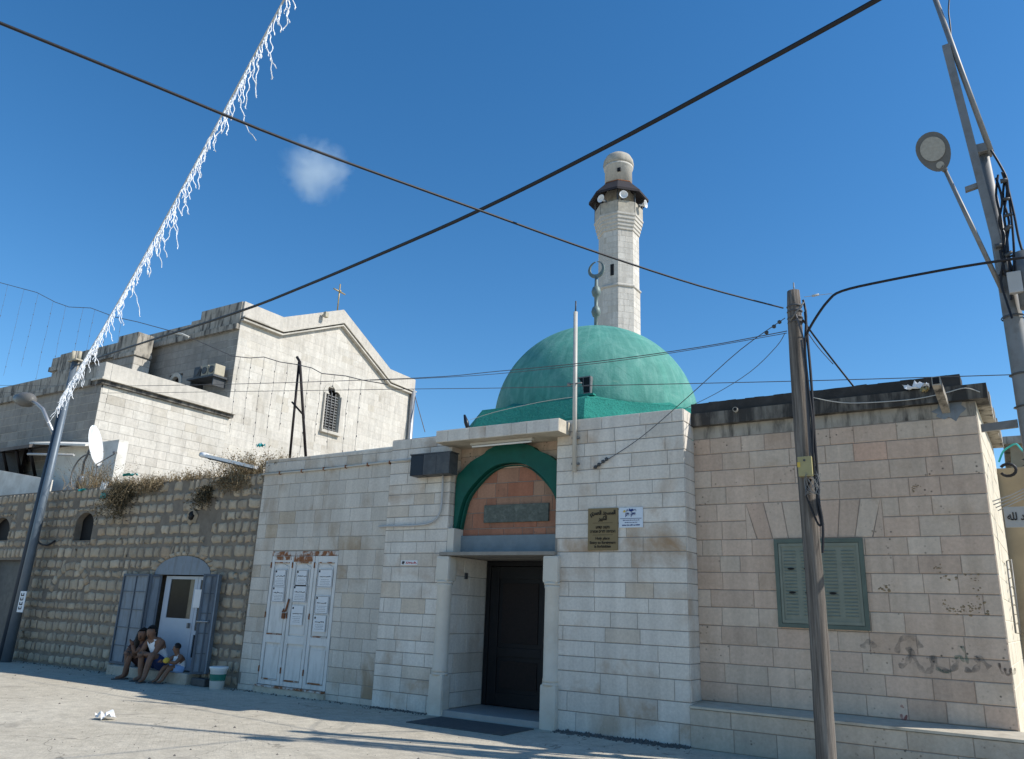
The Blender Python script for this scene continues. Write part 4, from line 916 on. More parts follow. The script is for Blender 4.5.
for k in range(60):
    a = k * .83; pts.append(WPp(812 + 6.5 * math.cos(a) + rnd.uniform(-2, 2), 484 + 10 * math.sin(a * 1.1) + rnd.uniform(-2, 2), 9.74 + rnd.uniform(-.03, .03)))
wire('wire_tangle', pts, .003, 'steel_grey', 'tangle of thin pale wire wound round the wooden pole', 'wire', 4)
# street lamp pole at the right edge
LY = 10.3
lpole = thing('lamp_pole', (.36, LY, 0), 'tall grey steel lamp pole at the right edge beside the pink building', 'lamp pole')
bm = BM(); tube(bm, [(.375, LY, 0), (.36, LY, 4.6), (.33, LY, 6.0), (.31, LY, 7.4)], [.13, .112, .082, .052], 20); obj('pole_shaft', bm, 'steel_grey', lpole)
a0, a1 = at(945, 170, 9.9), at(1003, 292, LY - .12)
arm = BM(); tube(arm, [a1, a0 + (a1 - a0) * .45, a0], [.028, .028, .022], 10); obj('lamp_arm', arm, 'steel_grey', lpole)
# lamp head: flat oval seen from below
hc = at(934, 152, 9.78); ax = (a0 - a1).normalized(); wd = V(1, 0, -.25); wd = (wd - ax * wd.dot(ax)).normalized(); nn = ax.cross(wd).normalized()
if nn.z > 0: nn = -nn
def oval(bm, c, rl, rw, h, n=28, taper=.25):
    A, B = [], []
    for k in range(n):
        t = 2 * math.pi * k / n; w = rw * (1 + taper * math.cos(t) * .6)
        p = c + ax * (rl * math.cos(t)) + wd * (w * math.sin(t)); A.append(bm.verts.new(p)); B.append(bm.verts.new(c + (p - c) * .82 - nn * h))
    f = bm.faces.new(A)
    for k in range(n): bm.faces.new((A[k], A[(k + 1) % n], B[(k + 1) % n], B[k])).smooth = True
    bm.faces.new(B[::-1])
bm = BM(); oval(bm, hc, .27, .18, .1); hd = obj('lamp_head', bm, 'lampgrey', lpole)
bm = BM(); oval(bm, hc + nn * .012 + ax * .04, .16, .135, .012, taper=0); obj('lamp_glass', bm, 'lens', hd)
bm = BM(); oval(bm, hc + nn * .01 - ax * .19, .045, .045, .01, taper=0); obj('lamp_latch', bm, 'lens', hd)
bm = BM(); tube(bm, [a0, hc - ax * .2], .035, 10); obj('lamp_socket', bm, 'lampgrey', hd)
bm = BM(); tube(bm, [at(933.5, -6, LY - .1), at(958, 62, LY - .12), at(991, 152, LY - .1)], .034, 10); tag(obj('mast_tube', bm, 'steel_grey'), 'thin round steel tube lashed to the lamp pole and rising out of the picture', 'tube')
bm = BM(); e0, e1 = at(946, 46, LY - .16), at(1004, 272, LY - .16); dd = (e1 - e0).normalized(); s_ = dd.cross(V(0, 1, 0)).normalized(); 
prism(bm, [e0 + s_ * .045 + V(0, .04, 0), e0 - s_ * .045 + V(0, .04, 0), e0 - s_ * .045 - V(0, .04, 0), e0 + s_ * .045 - V(0, .04, 0)], e1 - e0); tag(obj('square_tube', bm, 'steel_grey'), 'square steel tube fixed along the upper lamp pole, its top meeting the thin round tube', 'tube')
bm = BM(); q0, q1 = at(965, 189, LY - .2), at(979, 184, LY - .18); prism(bm, [q0 + V(0, 0, .03), q0 - V(0, 0, .03), q1 - V(0, 0, .03), q1 + V(0, 0, .03)], (0, .06, 0)); obj('bracket', bm, 'steel_grey', lpole)
bm = BM(); box(bm, .22, .4, LY - .12, LY + .08, 7.28, 7.4, .01); obj('top_bracket', bm, 'steel_grey', lpole)
grp = 'black cables bundled on the lamp pole'; rnd = random.Random(3)
bun = [([(991, 150), (1000, 165), (1007, 180), (1008, 200)], 'curved black cable dropping from the thin round tube to the bundle'),
       ([(998, 175), (996, 195), (1000, 215), (1003, 240), (1005, 262)], 'leftmost black cable of the bundle on the lamp pole'),
       ([(1002, 172), (1007, 190), (1004, 214), (1007, 238), (1010, 275), (1011, 300)], 'second black cable of the bundle, looping in the middle of the lamp pole'),
       ([(1007, 180), (1010, 205), (1013, 235), (1014, 262), (1012, 290)], 'third black cable of the bundle, running straight beside the lamp pole'),
       ([(1008, 188), (1014, 214), (1019, 240), (1026, 262)], 'rightmost slanting black cable leaving the bundle towards the picture edge'),
       ([(996, 178), (1002, 200), (999, 222), (1004, 236), (1002, 252)], 'thin wavy black cable at the front of the bundle'),
       ([(1005, 176), (1003, 198), (1009, 222), (1006, 250), (1013, 270)], 'twisted black cable crossing the middle of the bundle'),
       ([(1003, 262), (1001, 282), (1006, 300), (1012, 318)], 'short black cable below the coil beside the junction box'),
       ([(1000, 250), (1006, 275), (1012, 272), (1009, 258), (1016, 255), (1024, 250)], 'black cable coil hanging below the bundle on the lamp pole')]
for L_, lab in bun: wire('bundle_cable', [at(x, y, LY - .22 + rnd.uniform(-.03, .03)) for x, y in L_], .014, 'cable', lab, grp=grp)
for k in range(6):
    c = at(1003 + rnd.uniform(-6, 7), 182 + k * 15 + rnd.uniform(-4, 4), LY - .24); bm = BM(); a = rnd.uniform(.02, .035)
    tube(bm, [c + V(-a * 1.3, 0, rnd.uniform(-.03, .03)), c + V(a * 1.3, 0, rnd.uniform(-.03, .03))], rnd.uniform(.018, .03), 7)
    if k == 0: bmall = bm
    else: merge(bmall, bm)
tag(obj('cable_clamps', bmall, 'box_dark'), 'dark insulated clamps gathered along the cable bundle of the lamp pole', 'clamps')
p = at(1015, 284, LY - .2); bm = BM(); box(bm, p.x - .07, p.x + .07, p.y - .08, p.y + .0, p.z - .13, p.z + .13, .01); tag(obj('junction_box', bm, 'pvc'), 'pale grey junction box on the lamp pole below the cable bundle', 'junction box')
p = at(1022, 268, LY - .15); bm = BM(); tube(bm, [p + V(.03, 0, -.5), p + V(.03, 0, .18)], .11, 14); tag(obj('cable_canister', bm, 'box_grey'), 'grey cylindrical can mounted on the lamp pole at the right picture edge', 'canister')
q0, q1 = at(981, 428, 10.7), at(1018, 423, LY); bm = BM(); prism(bm, [q0 + V(0, 0, .045), q0 - V(0, 0, .045), q1 - V(0, 0, .045), q1 + V(0, 0, .045)], (0, .05, 0)); tag(obj('tie_bar', bm, 'steel_grey'), 'flat steel tie bar between the lamp pole and the pink building corner', 'bar')
for y in (333, 351, 398, 404): 
    p = at(1012, y, LY)
bm = BM()
for z in (3.35, 3.42, 4.02, 4.4, 5.1, 5.62): lathe(bm, [(.12, -.012), (.152 - max(0, z - 4) * .022, 0), (.12, .012)], (.37 - max(0, z - 4) * .016, LY, z), 18, cap=False)
obj('strap', bm, 'box_dark', lpole)
# left pole
pl_ = thing('street_pole', (-20.12, 10.1, 0), 'blue-grey steel street pole with a lamp arm before the old stone house', 'lamp pole')
bm = BM(); tube(bm, [(-20.12, 10.1, 0), (-19.98, 10.1, 3.0), (-19.8, 10.1, 7.35)], [.115, .095, .07], 16); obj('pole_shaft', bm, 'polepaint', pl_)
bm = BM(); tube(bm, [(-20.3, 10.07, 0), (-20.15, 10.07, 3.2), (-19.96, 10.07, 6.4)], [.085, .07, .045], 10); obj('cable_duct', bm, 'poledark', pl_)
bm = BM(); tube(bm, [(-20.1, 10.1, 5.4), (-20.9, 10.1, 6.15), (-21.3, 10.1, 6.35), (-21.5, 10.08, 6.42)], [.05, .045, .04, .04], 10); obj('lamp_arm', bm, 'steel', pl_)
bm = BM(); lathe(bm, [(0, -.75), (.12, -.68), (.2, -.3), (.19, 0), (.1, .15), (0, .2)], (0, 0, 0), 16)
Mt = V(.97, 0, -.17).to_track_quat('Z', 'X').to_matrix()
for v in bm.verts: q = Mt @ v.co; v.co = V(-21.65, 10.08, 6.47) + V(q.x, q.y, q.z * .45 if False else q.z)
obj('lamp_head', bm, 'lampgrey', pl_)
bm = BM(); box(bm, -20.0, -19.6, 10.0, 10.2, 7.3, 7.34, .01); tube(bm, [(-19.95, 10.1, 7.3), (-19.95, 10.1, 7.6)], .05); tube(bm, [(-19.65, 10.1, 7.3), (-19.65, 10.1, 7.55)], .05); obj('pole_top_insulators', bm, 'beige', pl_)
pp = at(22.5, 601, 9.92)
ps = thing('pole_plate', pp, 'small white number plate fixed low on the blue-grey street pole', 'plate')
bm = BM(); box(bm, pp.x - .13, pp.x + .13, 9.9, 9.915, pp.z - .25, pp.z + .22, .004); obj('plate', bm, 'sign_white', ps)
bm = BM()
for k, z in enumerate((-.19, -.09, .01, .11)): box(bm, pp.x - .07, pp.x + (.06 if k % 2 else .03), 9.894, 9.899, pp.z + z, pp.z + z + .025); box(bm, pp.x - .07, pp.x - .045, 9.893, 9.8985, pp.z + z, pp.z + z + .065); box(bm, pp.x + .03, pp.x + .055, 9.893, 9.8985, pp.z + z + .01, pp.z + z + .07)
obj('plate_marks', bm, 'ink', ps)
bm = BM(); tube(bm, smooth([at(33, 533, 10.3), at(39, 543, 10.4), at(47, 545, 10.42), at(55, 541, 10.42)], 4), .025, 6); tag(obj('cable_end', bm, 'cable'), 'short loose black cable end beside the street pole on the old house wall', 'cable')

# ------------------------------------------------------------------ overhead wires
P_ = lambda L, a, b: [onp(x, y, a, b) for x, y in L]
wpp = (-2.01, 9.9)
wire('overhead_cable', P_([(783, 308), (700, 286), (600, 253.5), (480, 210.5), (300, 145), (150, 84), (0, 23), (-120, -25)], wpp, (-4.6, 1.57)), .0105, 'cable', 'long black cable from the wooden pole top up to the upper left corner', n=6)
wire('overhead_cable', P_([(75, 366), (130, 347), (235, 313), (300, 288), (390, 250), (480, 210), (600, 150), (740, 75), (875, 1), (960, -50)], (-19.8, 10.1), (-.7, 5.0)), .021, 'cable', 'thick black cable sagging from the street pole past the church to the top edge', n=6)
wire('overhead_cable', P_([(1030, 256.5), (960, 267), (885, 281), (842, 291), (828, 301), (815, 319), (806, 335)], (wpp[0], 9.75), (.36, LY - .45)), .016, 'cable', 'black cable from the lamp pole bending down to the wooden pole', n=6)
bm = BM(); tube(bm, P_([(804, 297), (815, 295.5), (832, 293.5)], (wpp[0], 9.75), (.36, LY - .1)), .004, 4); tube(bm, P_([(812, 296), (819, 294.5)], (wpp[0], 9.75), (.36, LY - .1)), .014, 6); tag(obj('support_wire', bm, 'cable_white'), 'thin support wire with insulator holding the bent cable at the wooden pole', 'wire')
wire('stay_wire', [at(803, 320, 9.85), at(815, 337, 10.3), at(835, 363, 10.8), at(854, 387, 11.0)], .013, 'cable', 'black stay cable slanting from the wooden pole down to the pink building roof')
wire('stay_wire', [at(806, 330, 9.85), at(818, 347, 10.2), at(833, 364, 10.8)], .006, 'cable_grey', 'thin second wire beside the slanting black stay cable')
wire('anchor_wire', [at(785, 318, 9.85), at(740, 350, 10.05), at(690, 395, 10.25), at(640, 438, 10.38), at(597, 466, 10.43)], .006, 'cable_grey', 'thin wire from the wooden pole down to the insulators on the mosque wall', 'wire')
bm = BM()
for (x, y) in ((595.5, 467), (599, 464.5), (603, 461.5), (606.5, 459)):
    p = at(x, y, 10.4); lathe(bm, [(0, -.03), (.028, -.015), (.028, .015), (0, .03)], p, 8)
tube(bm, [at(594, 468, 10.45), at(598, 465.5, 10.4)], .014); tag(obj('wall_insulators', bm, 'box_dark'), 'row of small dark insulators anchoring a wire on the mosque wall', 'insulators')
bm = BM()
for (x, y) in ((779.5, 322), (774, 326.5), (766.5, 332.5)): lathe(bm, [(0, -.03), (.026, -.015), (.026, .015), (0, .03)], at(x, y, 9.9), 8)
tag(obj('line_insulators', bm, 'box_dark'), 'small dark insulators strung on the wire just left of the wooden pole', 'insulators')
wire('drooping_wire', [at(785, 333, 9.85), at(776, 347, 10.2), at(750, 372, 10.8), at(715, 394, 11.6), at(680, 411, 12.4)], .005, 'cable_grey', 'thin wire drooping from the wooden pole to behind the mosque parapet', 'wire')
LP_, LQ_ = wpp, (-30.0, 12.0)
wire('line_wire', P_([(787, 331), (700, 347), (600, 361), (495, 371.5), (415, 378), (235, 384), (100, 386), (-40, 385)], LP_, LQ_), .0065, 'cable_grey', 'upper thin wire crossing the dome and church from the wooden pole', 'wire', grp='thin wires strung along the street')
wire('line_wire', P_([(787, 333), (690, 350), (600, 363), (495, 374), (420, 378.5), (370, 380.3)], LP_, LQ_), .005, 'cable_grey', 'second thin wire just below the upper one, joining it beside the church', 'wire', grp='thin wires strung along the street')
wire('line_wire', P_([(1035, 374), (800, 381), (600, 385.5), (500, 388), (412, 389), (235, 391.5), (100, 393), (-40, 392)], (.36, 10.6), (-30, 12.3)), .006, 'cable_grey', 'nearly level thin wire crossing church and dome to the right edge, lowest of three', 'wire', grp='thin wires strung along the street')
bm = BM(); tube(bm, [at(413, 389, 28.4), at(425, 432, 28.4)], .02, 5); tag(obj('earth_wire', bm, 'cable_grey'), 'thin wire hanging down from the right church corner', 'wire')
wire('roof_cable', [at(811, 397, 10.62), at(830, 401, 10.66), at(850, 403, 10.66), at(880, 402, 10.66), (at(915, 399, 10.66)), at(945, 393, 10.64), at(965, 388, 10.62), at(980, 392, 10.66)], .006, 'cable_white', 'thin white cable draped along the blackened roof edge of the pink building')
wire('mast_wire', [at(573, 397, 10.55), at(540, 402, 10.6), at(495, 412, 10.7), at(470, 420, 10.8)], .004, 'cable_white', 'thin pale wire from the slim mast towards the mosque roof edge', 'wire')
# icicle-light string without bulbs, with its drops
CP, CQ = (-30, 11.9), (-10, 12.6)
sp_ = [(-30, 275), (0, 282.6), (37, 292.5), (55, 302), (69, 307), (91, 308), (115, 317), (138, 322), (160, 328), (182, 334), (205, 344), (232, 356), (250, 358), (264, 357), (280, 362), (297, 364.5), (312, 368), (322, 373.5), (346, 376), (362, 380), (388, 384.5)]
ist = thing('light_string', onp(182, 334, CP, CQ), 'sagging dark icicle-light string with thin hanging drops in front of the church', 'light string')
bm = BM(); tube(bm, P_(sp_, CP, CQ), .011, 5); obj('carrier_wire', bm, M['cable_grey'], ist)
rnd = random.Random(4)
def string_y(x):
    for (a, b), (c, d) in zip(sp_, sp_[1:]):
        if a <= x <= c: return b + (d - b) * (x - a) / (c - a)
xs_ = [8, 24, 38, 53, 66, 83, 95, 109, 122] + [240, 252, 264, 276, 288, 310, 322, 334, 350, 362]
for x in xs_:
    a = onp(x, string_y(x), CP, CQ); L_ = rnd.uniform(1.6, 2.3) if x > 200 else rnd.uniform(2.4, 3.3)
    bm = BM(); pts = [a - V(0, 0, L_ * t) + V(rnd.uniform(-.03, .03), 0, 0) for t in (0, .2, .4, .6, .8, 1)]; tube(bm, pts, .0035, 4)
    for t in (.15, .3, .45, .6, .75, .9): p = a - V(0, 0, L_ * t); box(bm, p.x - .0055, p.x + .0055, p.y - .0055, p.y + .0055, p.z - .02, p.z + .02)
    obj('string_drop', bm, M['cable_grey'], ist)
p = onp(182, 334, CP, CQ); bm = BM(); tube(bm, [p + V(-.4, 0, .1), p, p + V(.35, 0, -.15)], .028, 6); obj('taped_joint', bm, 'cable_white', ist)
# white tinsel garland from the street pole over the camera side of the street
ga, gb = V(-19.85, 9.95, 6.3), at(280, -2, 4.81); gb2 = gb + (gb - ga).normalized() * 3
gar = thing('tinsel_garland', ga, 'long white icicle tinsel garland strung from the street pole to the top edge', 'garland')
def gpt(t): return ga.lerp(gb2, t) - V(0, 0, 1.3 * t * (1 - t))
bm = BM(); tube(bm, [gpt(k / 40) for k in range(41)], .012, 5); obj('garland_wire', bm, 'cable_white', gar)
rnd = random.Random(6); NS = 98; 
for k in range(NS):
    t = (k + rnd.uniform(0, .6)) / NS; L0 = rnd.choice((.3, .42, .55, .75)) * rnd.uniform(.85, 1.2); bm = BM()
    for sub_ in range(3):
        p = gpt(min(1, t + sub_ * .0032)); L_ = L0 * (1, .65, .4)[sub_]; pts = [p]; q = p.copy(); ph = rnd.uniform(0, 6); dr = V(rnd.uniform(-.1, .22), rnd.uniform(-.1, .1), -1)
        m_ = max(5, int(L_ / .03))
        for i in range(m_):
            q = q + (dr + V((.22 * math.sin(ph + i * 1.1)), .22 * math.cos(ph + i * .9), 0)).normalized() * (L_ / m_); dr += V(rnd.uniform(-.1, .1), rnd.uniform(-.1, .1), 0); dr *= .97; pts.append(q.copy())
        tube(bm, pts, .0055, 4)
        for q in pts[1:]:              # crinkled tinsel foil
            d = V(rnd.uniform(-1, 1), rnd.uniform(-1, 1), rnd.uniform(-1, .5)).normalized() * rnd.uniform(.01, .02); w = d.orthogonal().normalized() * .008
            bm.faces.new([bm.verts.new(v) for v in (q - w, q + w, q + d + w * .5, q + d - w * .5)])
    obj('tinsel_strand', bm, 'tinsel', gar, fix=False)

# ------------------------------------------------------------------ fittings on the mosque and shop front
b0, b1, b2 = at(412, 456, 10.25), at(452, 453, 10.25), at(450, 473.5, 10.25)
bx = thing('electrical_box', ((b0.x + b1.x) / 2, YF, b2.z), 'dark grey box of three panels high on the mosque wall left of the green arch', 'electrical box')
w3 = (b1.x - b0.x) / 3
for k, m_ in enumerate(('box_black', 'box_dark', 'box_dark')):
    bm = BM(); box(bm, b0.x + w3 * k + .004, b0.x + w3 * (k + 1) - .004, 10.22 - .01 * k, YF - .01, b2.z, b0.z, .008); pn = obj('box_module', bm, m_, bx)
bm = BM(); box(bm, b0.x - .01, b1.x + .01, 10.21, YF - .005, b0.z + .002, b0.z + .02); obj('box_lid', bm, 'box_dark', bx)
cp = [at(443, 474, 10.4), at(442.5, 490, 10.4), at(441, 508, 10.4), at(437, 518, 10.4), at(428, 523.5, 10.4), at(410, 525.5, 10.4), at(388, 526, 10.4), at(379, 526.5, 10.43)]
wire('conduit', cp, .018, 'pvc', 'grey conduit pipe bending down from the three-panel box on the mosque wall', 'conduit', n=8)
wire('conduit', [at(262, 474.5, YS - .03), at(330, 468.5, YS - .03), at(391, 461.5, YS - .03), at(413, 459.5, YF - .03)], .02, 'pipe', 'long pale pipe running level along the top of the shop wall', 'pipe', n=8, sm=0)
bm = BM()
for k in range(6):
    p = at(280 + 22 * k, 473 - k * 2.1, YS - .03); box(bm, p.x - .012, p.x + .012, YS - .055, YS, p.z - .03, p.z + .03)
tag(obj('pipe_clips', bm, 'rust'), 'small rusty clips holding the pale pipe on the shop wall', 'clips')
t0, t1 = at(471, 443.5, 10.3), at(533, 438, 10.3)
tl = thing('tube_light', (t0 + t1) / 2, 'pale fluorescent tube light under the canopy above the green arch', 'tube light')
bm = BM(); box(bm, t0.x, t1.x, 10.27, 10.33, 4.17, 4.212, .006); obj('light_housing', bm, 'pipe', tl)
bm = BM(); tube(bm, [(t0.x + .03, 10.3, 4.15), (t1.x - .03, 10.3, 4.15)], .016, 10); obj('light_tube', bm, 'white', tl)
mt0, mt1, mt2 = at(574.3, 472, YF - .07), at(575.6, 312, YF - .07), at(575.8, 304, YF - .07)
ms = thing('slim_mast', mt0, 'slim pale upright pipe mast fixed on the mosque wall before the dome', 'mast')
bm = BM(); tube(bm, [mt0, mt1], .034, 12); obj('mast_pipe', bm, 'pipe', ms)
bm = BM(); tube(bm, [mt1, mt2 + V(0, 0, .05)], .012, 8); obj('mast_rod', bm, 'box_dark', ms)
bm = BM()
for z in (3.75, 4.15): box(bm, mt0.x - .06, mt0.x + .06, YF - .06, YF - .012, z, z + .03)
p = at(575.5, 384, YF - .07); tube(bm, [p + V(-.1, -.02, 0), p + V(.12, -.02, 0)], .012); lathe(bm, [(.03, -.02), (.03, .02)], p + V(-.1, -.03, 0), 8); obj('mast_bracket', bm, 'steel_grey', ms)
# signs
AR = lambda s: s[::-1]
s1 = thing('brown_sign', (-5.0, YF - .03, 2.47), 'brown sign in three languages on the mosque wall right of the doorway', 'sign')
bm = BM(); box(bm, -5.24, -4.762, YF - .03, YF - .012, 2.472, 3.08, .003); obj('sign_plate', bm, 'brown_sign', s1)
bm = BM(); ty = YF - .034; cx = -5.0
al_masjid, al_omari, al_kabir = '\ufe8d\ufedf\ufee4\ufeb4\ufea0\ufeaa', '\ufe8d\ufedf\ufecc\ufee4\ufeae\ufef1', '\ufe8d\ufedf\ufedc\ufe92\ufef4\ufeae'
merge(bm, text_bm(AR(al_masjid + ' ' + al_omari), .085, (cx, ty, 2.985), width=.41, bold=.0035))
merge(bm, text_bm(AR(al_kabir), .085, (cx, ty, 2.905), width=.135, bold=.0035))
merge(bm, text_bm('מקום קדוש'[::-1], .055, (cx, ty, 2.785), width=.22, bold=.0012)); merge(bm, text_bm('הכניסה לזרים אסורה'[::-1], .055, (cx, ty, 2.725), width=.40, bold=.0012))
merge(bm, text_bm('Holy place', .055, (cx, ty, 2.625), width=.225, bold=.0012)); merge(bm, text_bm('Entry to foreigners', .055, (cx, ty, 2.565), width=.41, bold=.0012)); merge(bm, text_bm('is forbidden', .055, (cx, ty, 2.51), width=.26, bold=.0012))
for z in (2.862, 2.69): box(bm, cx - .16, cx + .16, YF - .0335, YF - .0315, z, z + .004)
obj('lettering', bm, 'sign_ink', s1)
s2 = thing('white_sign', (-4.56, YF - .03, 2.79), 'small white and blue sign beside the brown sign on the mosque wall', 'sign')
bm = BM(); box(bm, -4.745, -4.375, YF - .026, YF - .012, 2.788, 3.075, .003); obj('sign_plate', bm, 'sign_white', s2)
bm = BM(); ty = YF - .03; cx = -4.56
merge(bm, text_bm('פיק פק'[::-1], .07, (cx, ty, 2.957), width=.16, bold=.002))
prism(bm, [(cx - .03, ty, 3.03), (cx + .01, ty, 3.01), (cx + .055, ty, 3.035), (cx + .03, ty, 3.055), (cx, ty, 3.045), (cx - .02, ty, 3.062)], (0, -.002, 0))
tube(bm, [(cx + .05, ty, 3.03), (cx + .07, ty, 3.05), (cx + .085, ty, 3.02)], .004, 4); tube(bm, [(cx - .07, ty, 3.015), (cx - .05, ty, 3.05), (cx - .04, ty, 3.02)], .004, 4)
box(bm, cx - .165, cx + .165, ty - .001, ty + .003, 2.914, 2.92)
rnd = random.Random(2)
for z, hw, h in ((2.888, .12, .011), (2.856, .09, .011), (2.815, .13, .019)):
    x = cx - hw
    while x < cx + hw:
        w = rnd.uniform(.008, .02); box(bm, x, x + w, ty - .0005, ty + .003, z, z + h * rnd.uniform(.6, 1)); x += w + rnd.uniform(.004, .012)
obj('lettering', bm, 'sign_blue', s2)
bm = BM(); prism(bm, [(cx - .12, ty, 3.01), (cx - .09, ty, 3.005), (cx - .075, ty, 3.03), (cx - .1, ty, 3.04)], (0, -.002, 0)); obj('yellow_mark', bm, 'sign_yellow', s2)
p = at(410, 563, YF); rs_ = thing('red_sticker', p, 'small white sticker with red writing on the mosque wall left of the doorway', 'sticker')
bm = BM(); box(bm, p.x - .19, p.x + .17, YF - .012, YF - .0095, p.z - .035, p.z + .045); obj('sticker_sheet', bm, 'paper', rs_)
bm = BM(); x = p.x - .08; rnd = random.Random(9)
while x < p.x + .15:
    w = rnd.uniform(.01, .03); tube(bm, [(x, YF - .014, p.z + rnd.uniform(-.015, .005)), (x + w * .5, YF - .014, p.z + rnd.uniform(-.01, .03)), (x + w, YF - .014, p.z + rnd.uniform(-.015, .01))], .0045, 4); x += w
obj('red_writing', bm, 'red', rs_)
bm = BM(); prism(bm, [(p.x - .17, YF - .0125, p.z - .01), (p.x - .13, YF - .0125, p.z - .025), (p.x - .1, YF - .0125, p.z + .02), (p.x - .15, YF - .0125, p.z + .035)], (0, -.002, 0)); obj('black_mark', bm, 'ink', rs_)
p = at(463.5, 576, 10.85); p.x = -7.70
bm = BM(); box(bm, p.x - .005, p.x + .02, p.y - .03, p.y + .04, p.z - .05, p.z + .05, .004); tag(obj('bell_box', bm, 'box_dark'), 'small dark bell box inside the doorway on the left reveal', 'bell box')
bm = BM(); box(bm, -7.62, -5.98, 9.45, 10.28, .001, .014, .005); tag(obj('door_mat', bm, 'rubber'), 'large dark grey mat on the ground before the mosque doorway', 'mat')
# paper notices on the shop door
notes = [(211.5 / 1, 306, 0, 'white notice at the top of the left door leaf, above another notice')]
nl = [(0, 2.02, .30, .31, 'upper white notice on the left leaf of the white shop door, rust below it'), (0, 1.72, .33, .29, 'lower white notice on the left leaf of the white shop door'),
      (1, 2.02, .29, .30, 'topmost of three white notices on the middle leaf of the white shop door'), (1, 1.74, .35, .31, 'large framed white notice in the middle of the central door leaf'), (1, 1.36, .3, .34, 'lowest notice on the middle leaf, with no frame line'),
      (2, 2.02, .37, .33, 'large framed white notice at the top of the right leaf of the white shop door'), (2, 1.56, .33, .32, 'white notice below the top one on the right door leaf, dark top corner'), (2, 1.24, .3, .28, 'crumpled lowest notice on the right leaf of the white shop door')]
rnd = random.Random(12)
for (k, z, w, h, lab) in nl:
    xc = DH[0] + lw * (k + .5) + rnd.uniform(-.02, .02); y0 = YS - .012
    n_ = thing('paper_notice', (xc, y0, z - h / 2), lab, 'notice', 'paper notices on the white shop door')
    fr = Fr((xc, y0, z), (1, 0, rnd.uniform(-.02, .02)), (0, -1, 0))
    bm = BM(); box(bm, xc - w / 2, xc + w / 2, y0 - .002, y0, z - h / 2, z + h / 2); obj('notice_sheet', bm, 'paper', n_)
    bm = BM(); e = w / 2 - .012; f_ = h / 2 - .012
    if 'no frame' not in lab and 'crumpled' not in lab:
        for (a, b, c, d) in ((-e, e, f_ - .006, f_), (-e, e, -f_, -f_ + .006), (-e, -e + .005, -f_ + .006, f_ - .006), (e - .005, e, -f_ + .006, f_ - .006)): box(bm, xc + a, xc + b, y0 - .004, y0 - .0025, z + c, z + d)
    x = xc - e * .75
    while x < xc + e * .75:       # one bold headline of joined strokes
        ww = rnd.uniform(.02, .045); zz = z + h * .08; tube(bm, [(x, y0 - .004, zz + rnd.uniform(-.004, .006)), (x + ww * .5, y0 - .004, zz + rnd.uniform(-.008, .02)), (x + ww, y0 - .004, zz + rnd.uniform(-.004, .006))], .0055, 4); x += ww + rnd.uniform(.0, .012)
    for q in range(4):
        zz = z - h * (.08 + .09 * q); hw = e * rnd.uniform(.5, .8)
        x = xc - hw
        while x < xc + hw:
            ww = rnd.uniform(.012, .035); box(bm, x, min(x + ww, xc + e), y0 - .0032, y0 - .0025, zz, zz + .005); x += ww + .008
    box(bm, xc - e + .01, xc - e + .045, y0 - .0042, y0 - .0026, z + f_ - .05, z + f_ - .015)
    obj('notice_print', bm, 'ink', n_)
# sign on the far right
c0, c1 = at(1003, 507, 11.6), at(1003.5, 527.5, 11.6)
sg = thing('arabic_sign', (c0.x + .3, 11.6, c1.z), 'grey-white sign with dark Arabic lettering at the right edge beside the pink building', 'sign')
bm = BM(); box(bm, c0.x, c0.x + .46, 11.6, 11.62, c1.z, c0.z, .004); obj('sign_plate', bm, 'sign_grey', sg)
bm = text_bm(AR('\ufe8d\ufedf\ufea4\ufee4\ufeaa ' + '\ufedf\ufee0\ufeea'), .13, (c0.x + .215, 11.594, c1.z + .09), width=.37, bold=.003); obj('lettering', bm, 'ink', sg)
bm = BM()
for k in range(4): tube(bm, [(c0.x - .12 + .02 * k, 11.45 + .06 * k, c0.z + .05 - .03 * k), (c0.x + .1, 11.5 + .05 * k, c0.z + .13 - .03 * k), (c0.x + .6, 11.5 + .05 * k, c0.z + .38 - .03 * k)], .007, 5)
tag(obj('bracket_rods', bm, 'steel'), 'bundle of thin pale rods projecting above the Arabic sign', 'rods')
wire('plastic_cord', [at(999, 462, 11.8), at(1003, 452, 11.8), at(1009, 447, 11.7), at(1016, 444, 11.6), at(1022, 450, 11.2), at(1030, 456, 11)], .013, 'teal', 'teal plastic cord tied between the eaves and the lamp pole', 'cord')
bm = BM(); pts = [at(1008 + 8 * math.cos(a) , 470 + 6 * math.sin(a), 12.2) for a in [math.pi * (1.15 + k * .14) for k in range(13)]]; tube(bm, pts, .02, 7); tag(obj('pipe_elbow', bm, 'cable'), 'black curved pipe elbow behind the Arabic sign', 'pipe')
bm = BM(); a, b = at(1000, 561, 12.4), at(1013, 633, 12.2); a.x = SIDE.o.x + (12.4 - SIDE.o.y) * SIDE.u.x / SIDE.u.y + .03; b.x = a.x - .01
tube(bm, [a, b], .012, 6); tube(bm, [a + V(.05, -.3, 0), b + V(.05, -.3, 0)], .01, 6)
for k in range(9): q = a.lerp(b, k / 8); tube(bm, [q, q + V(.05, -.3, 0)], .007, 4)
tag(obj('wall_rack', bm, 'steel_grey'), 'narrow metal rack fixed upright on the sunlit side wall of the pink building', 'rack')
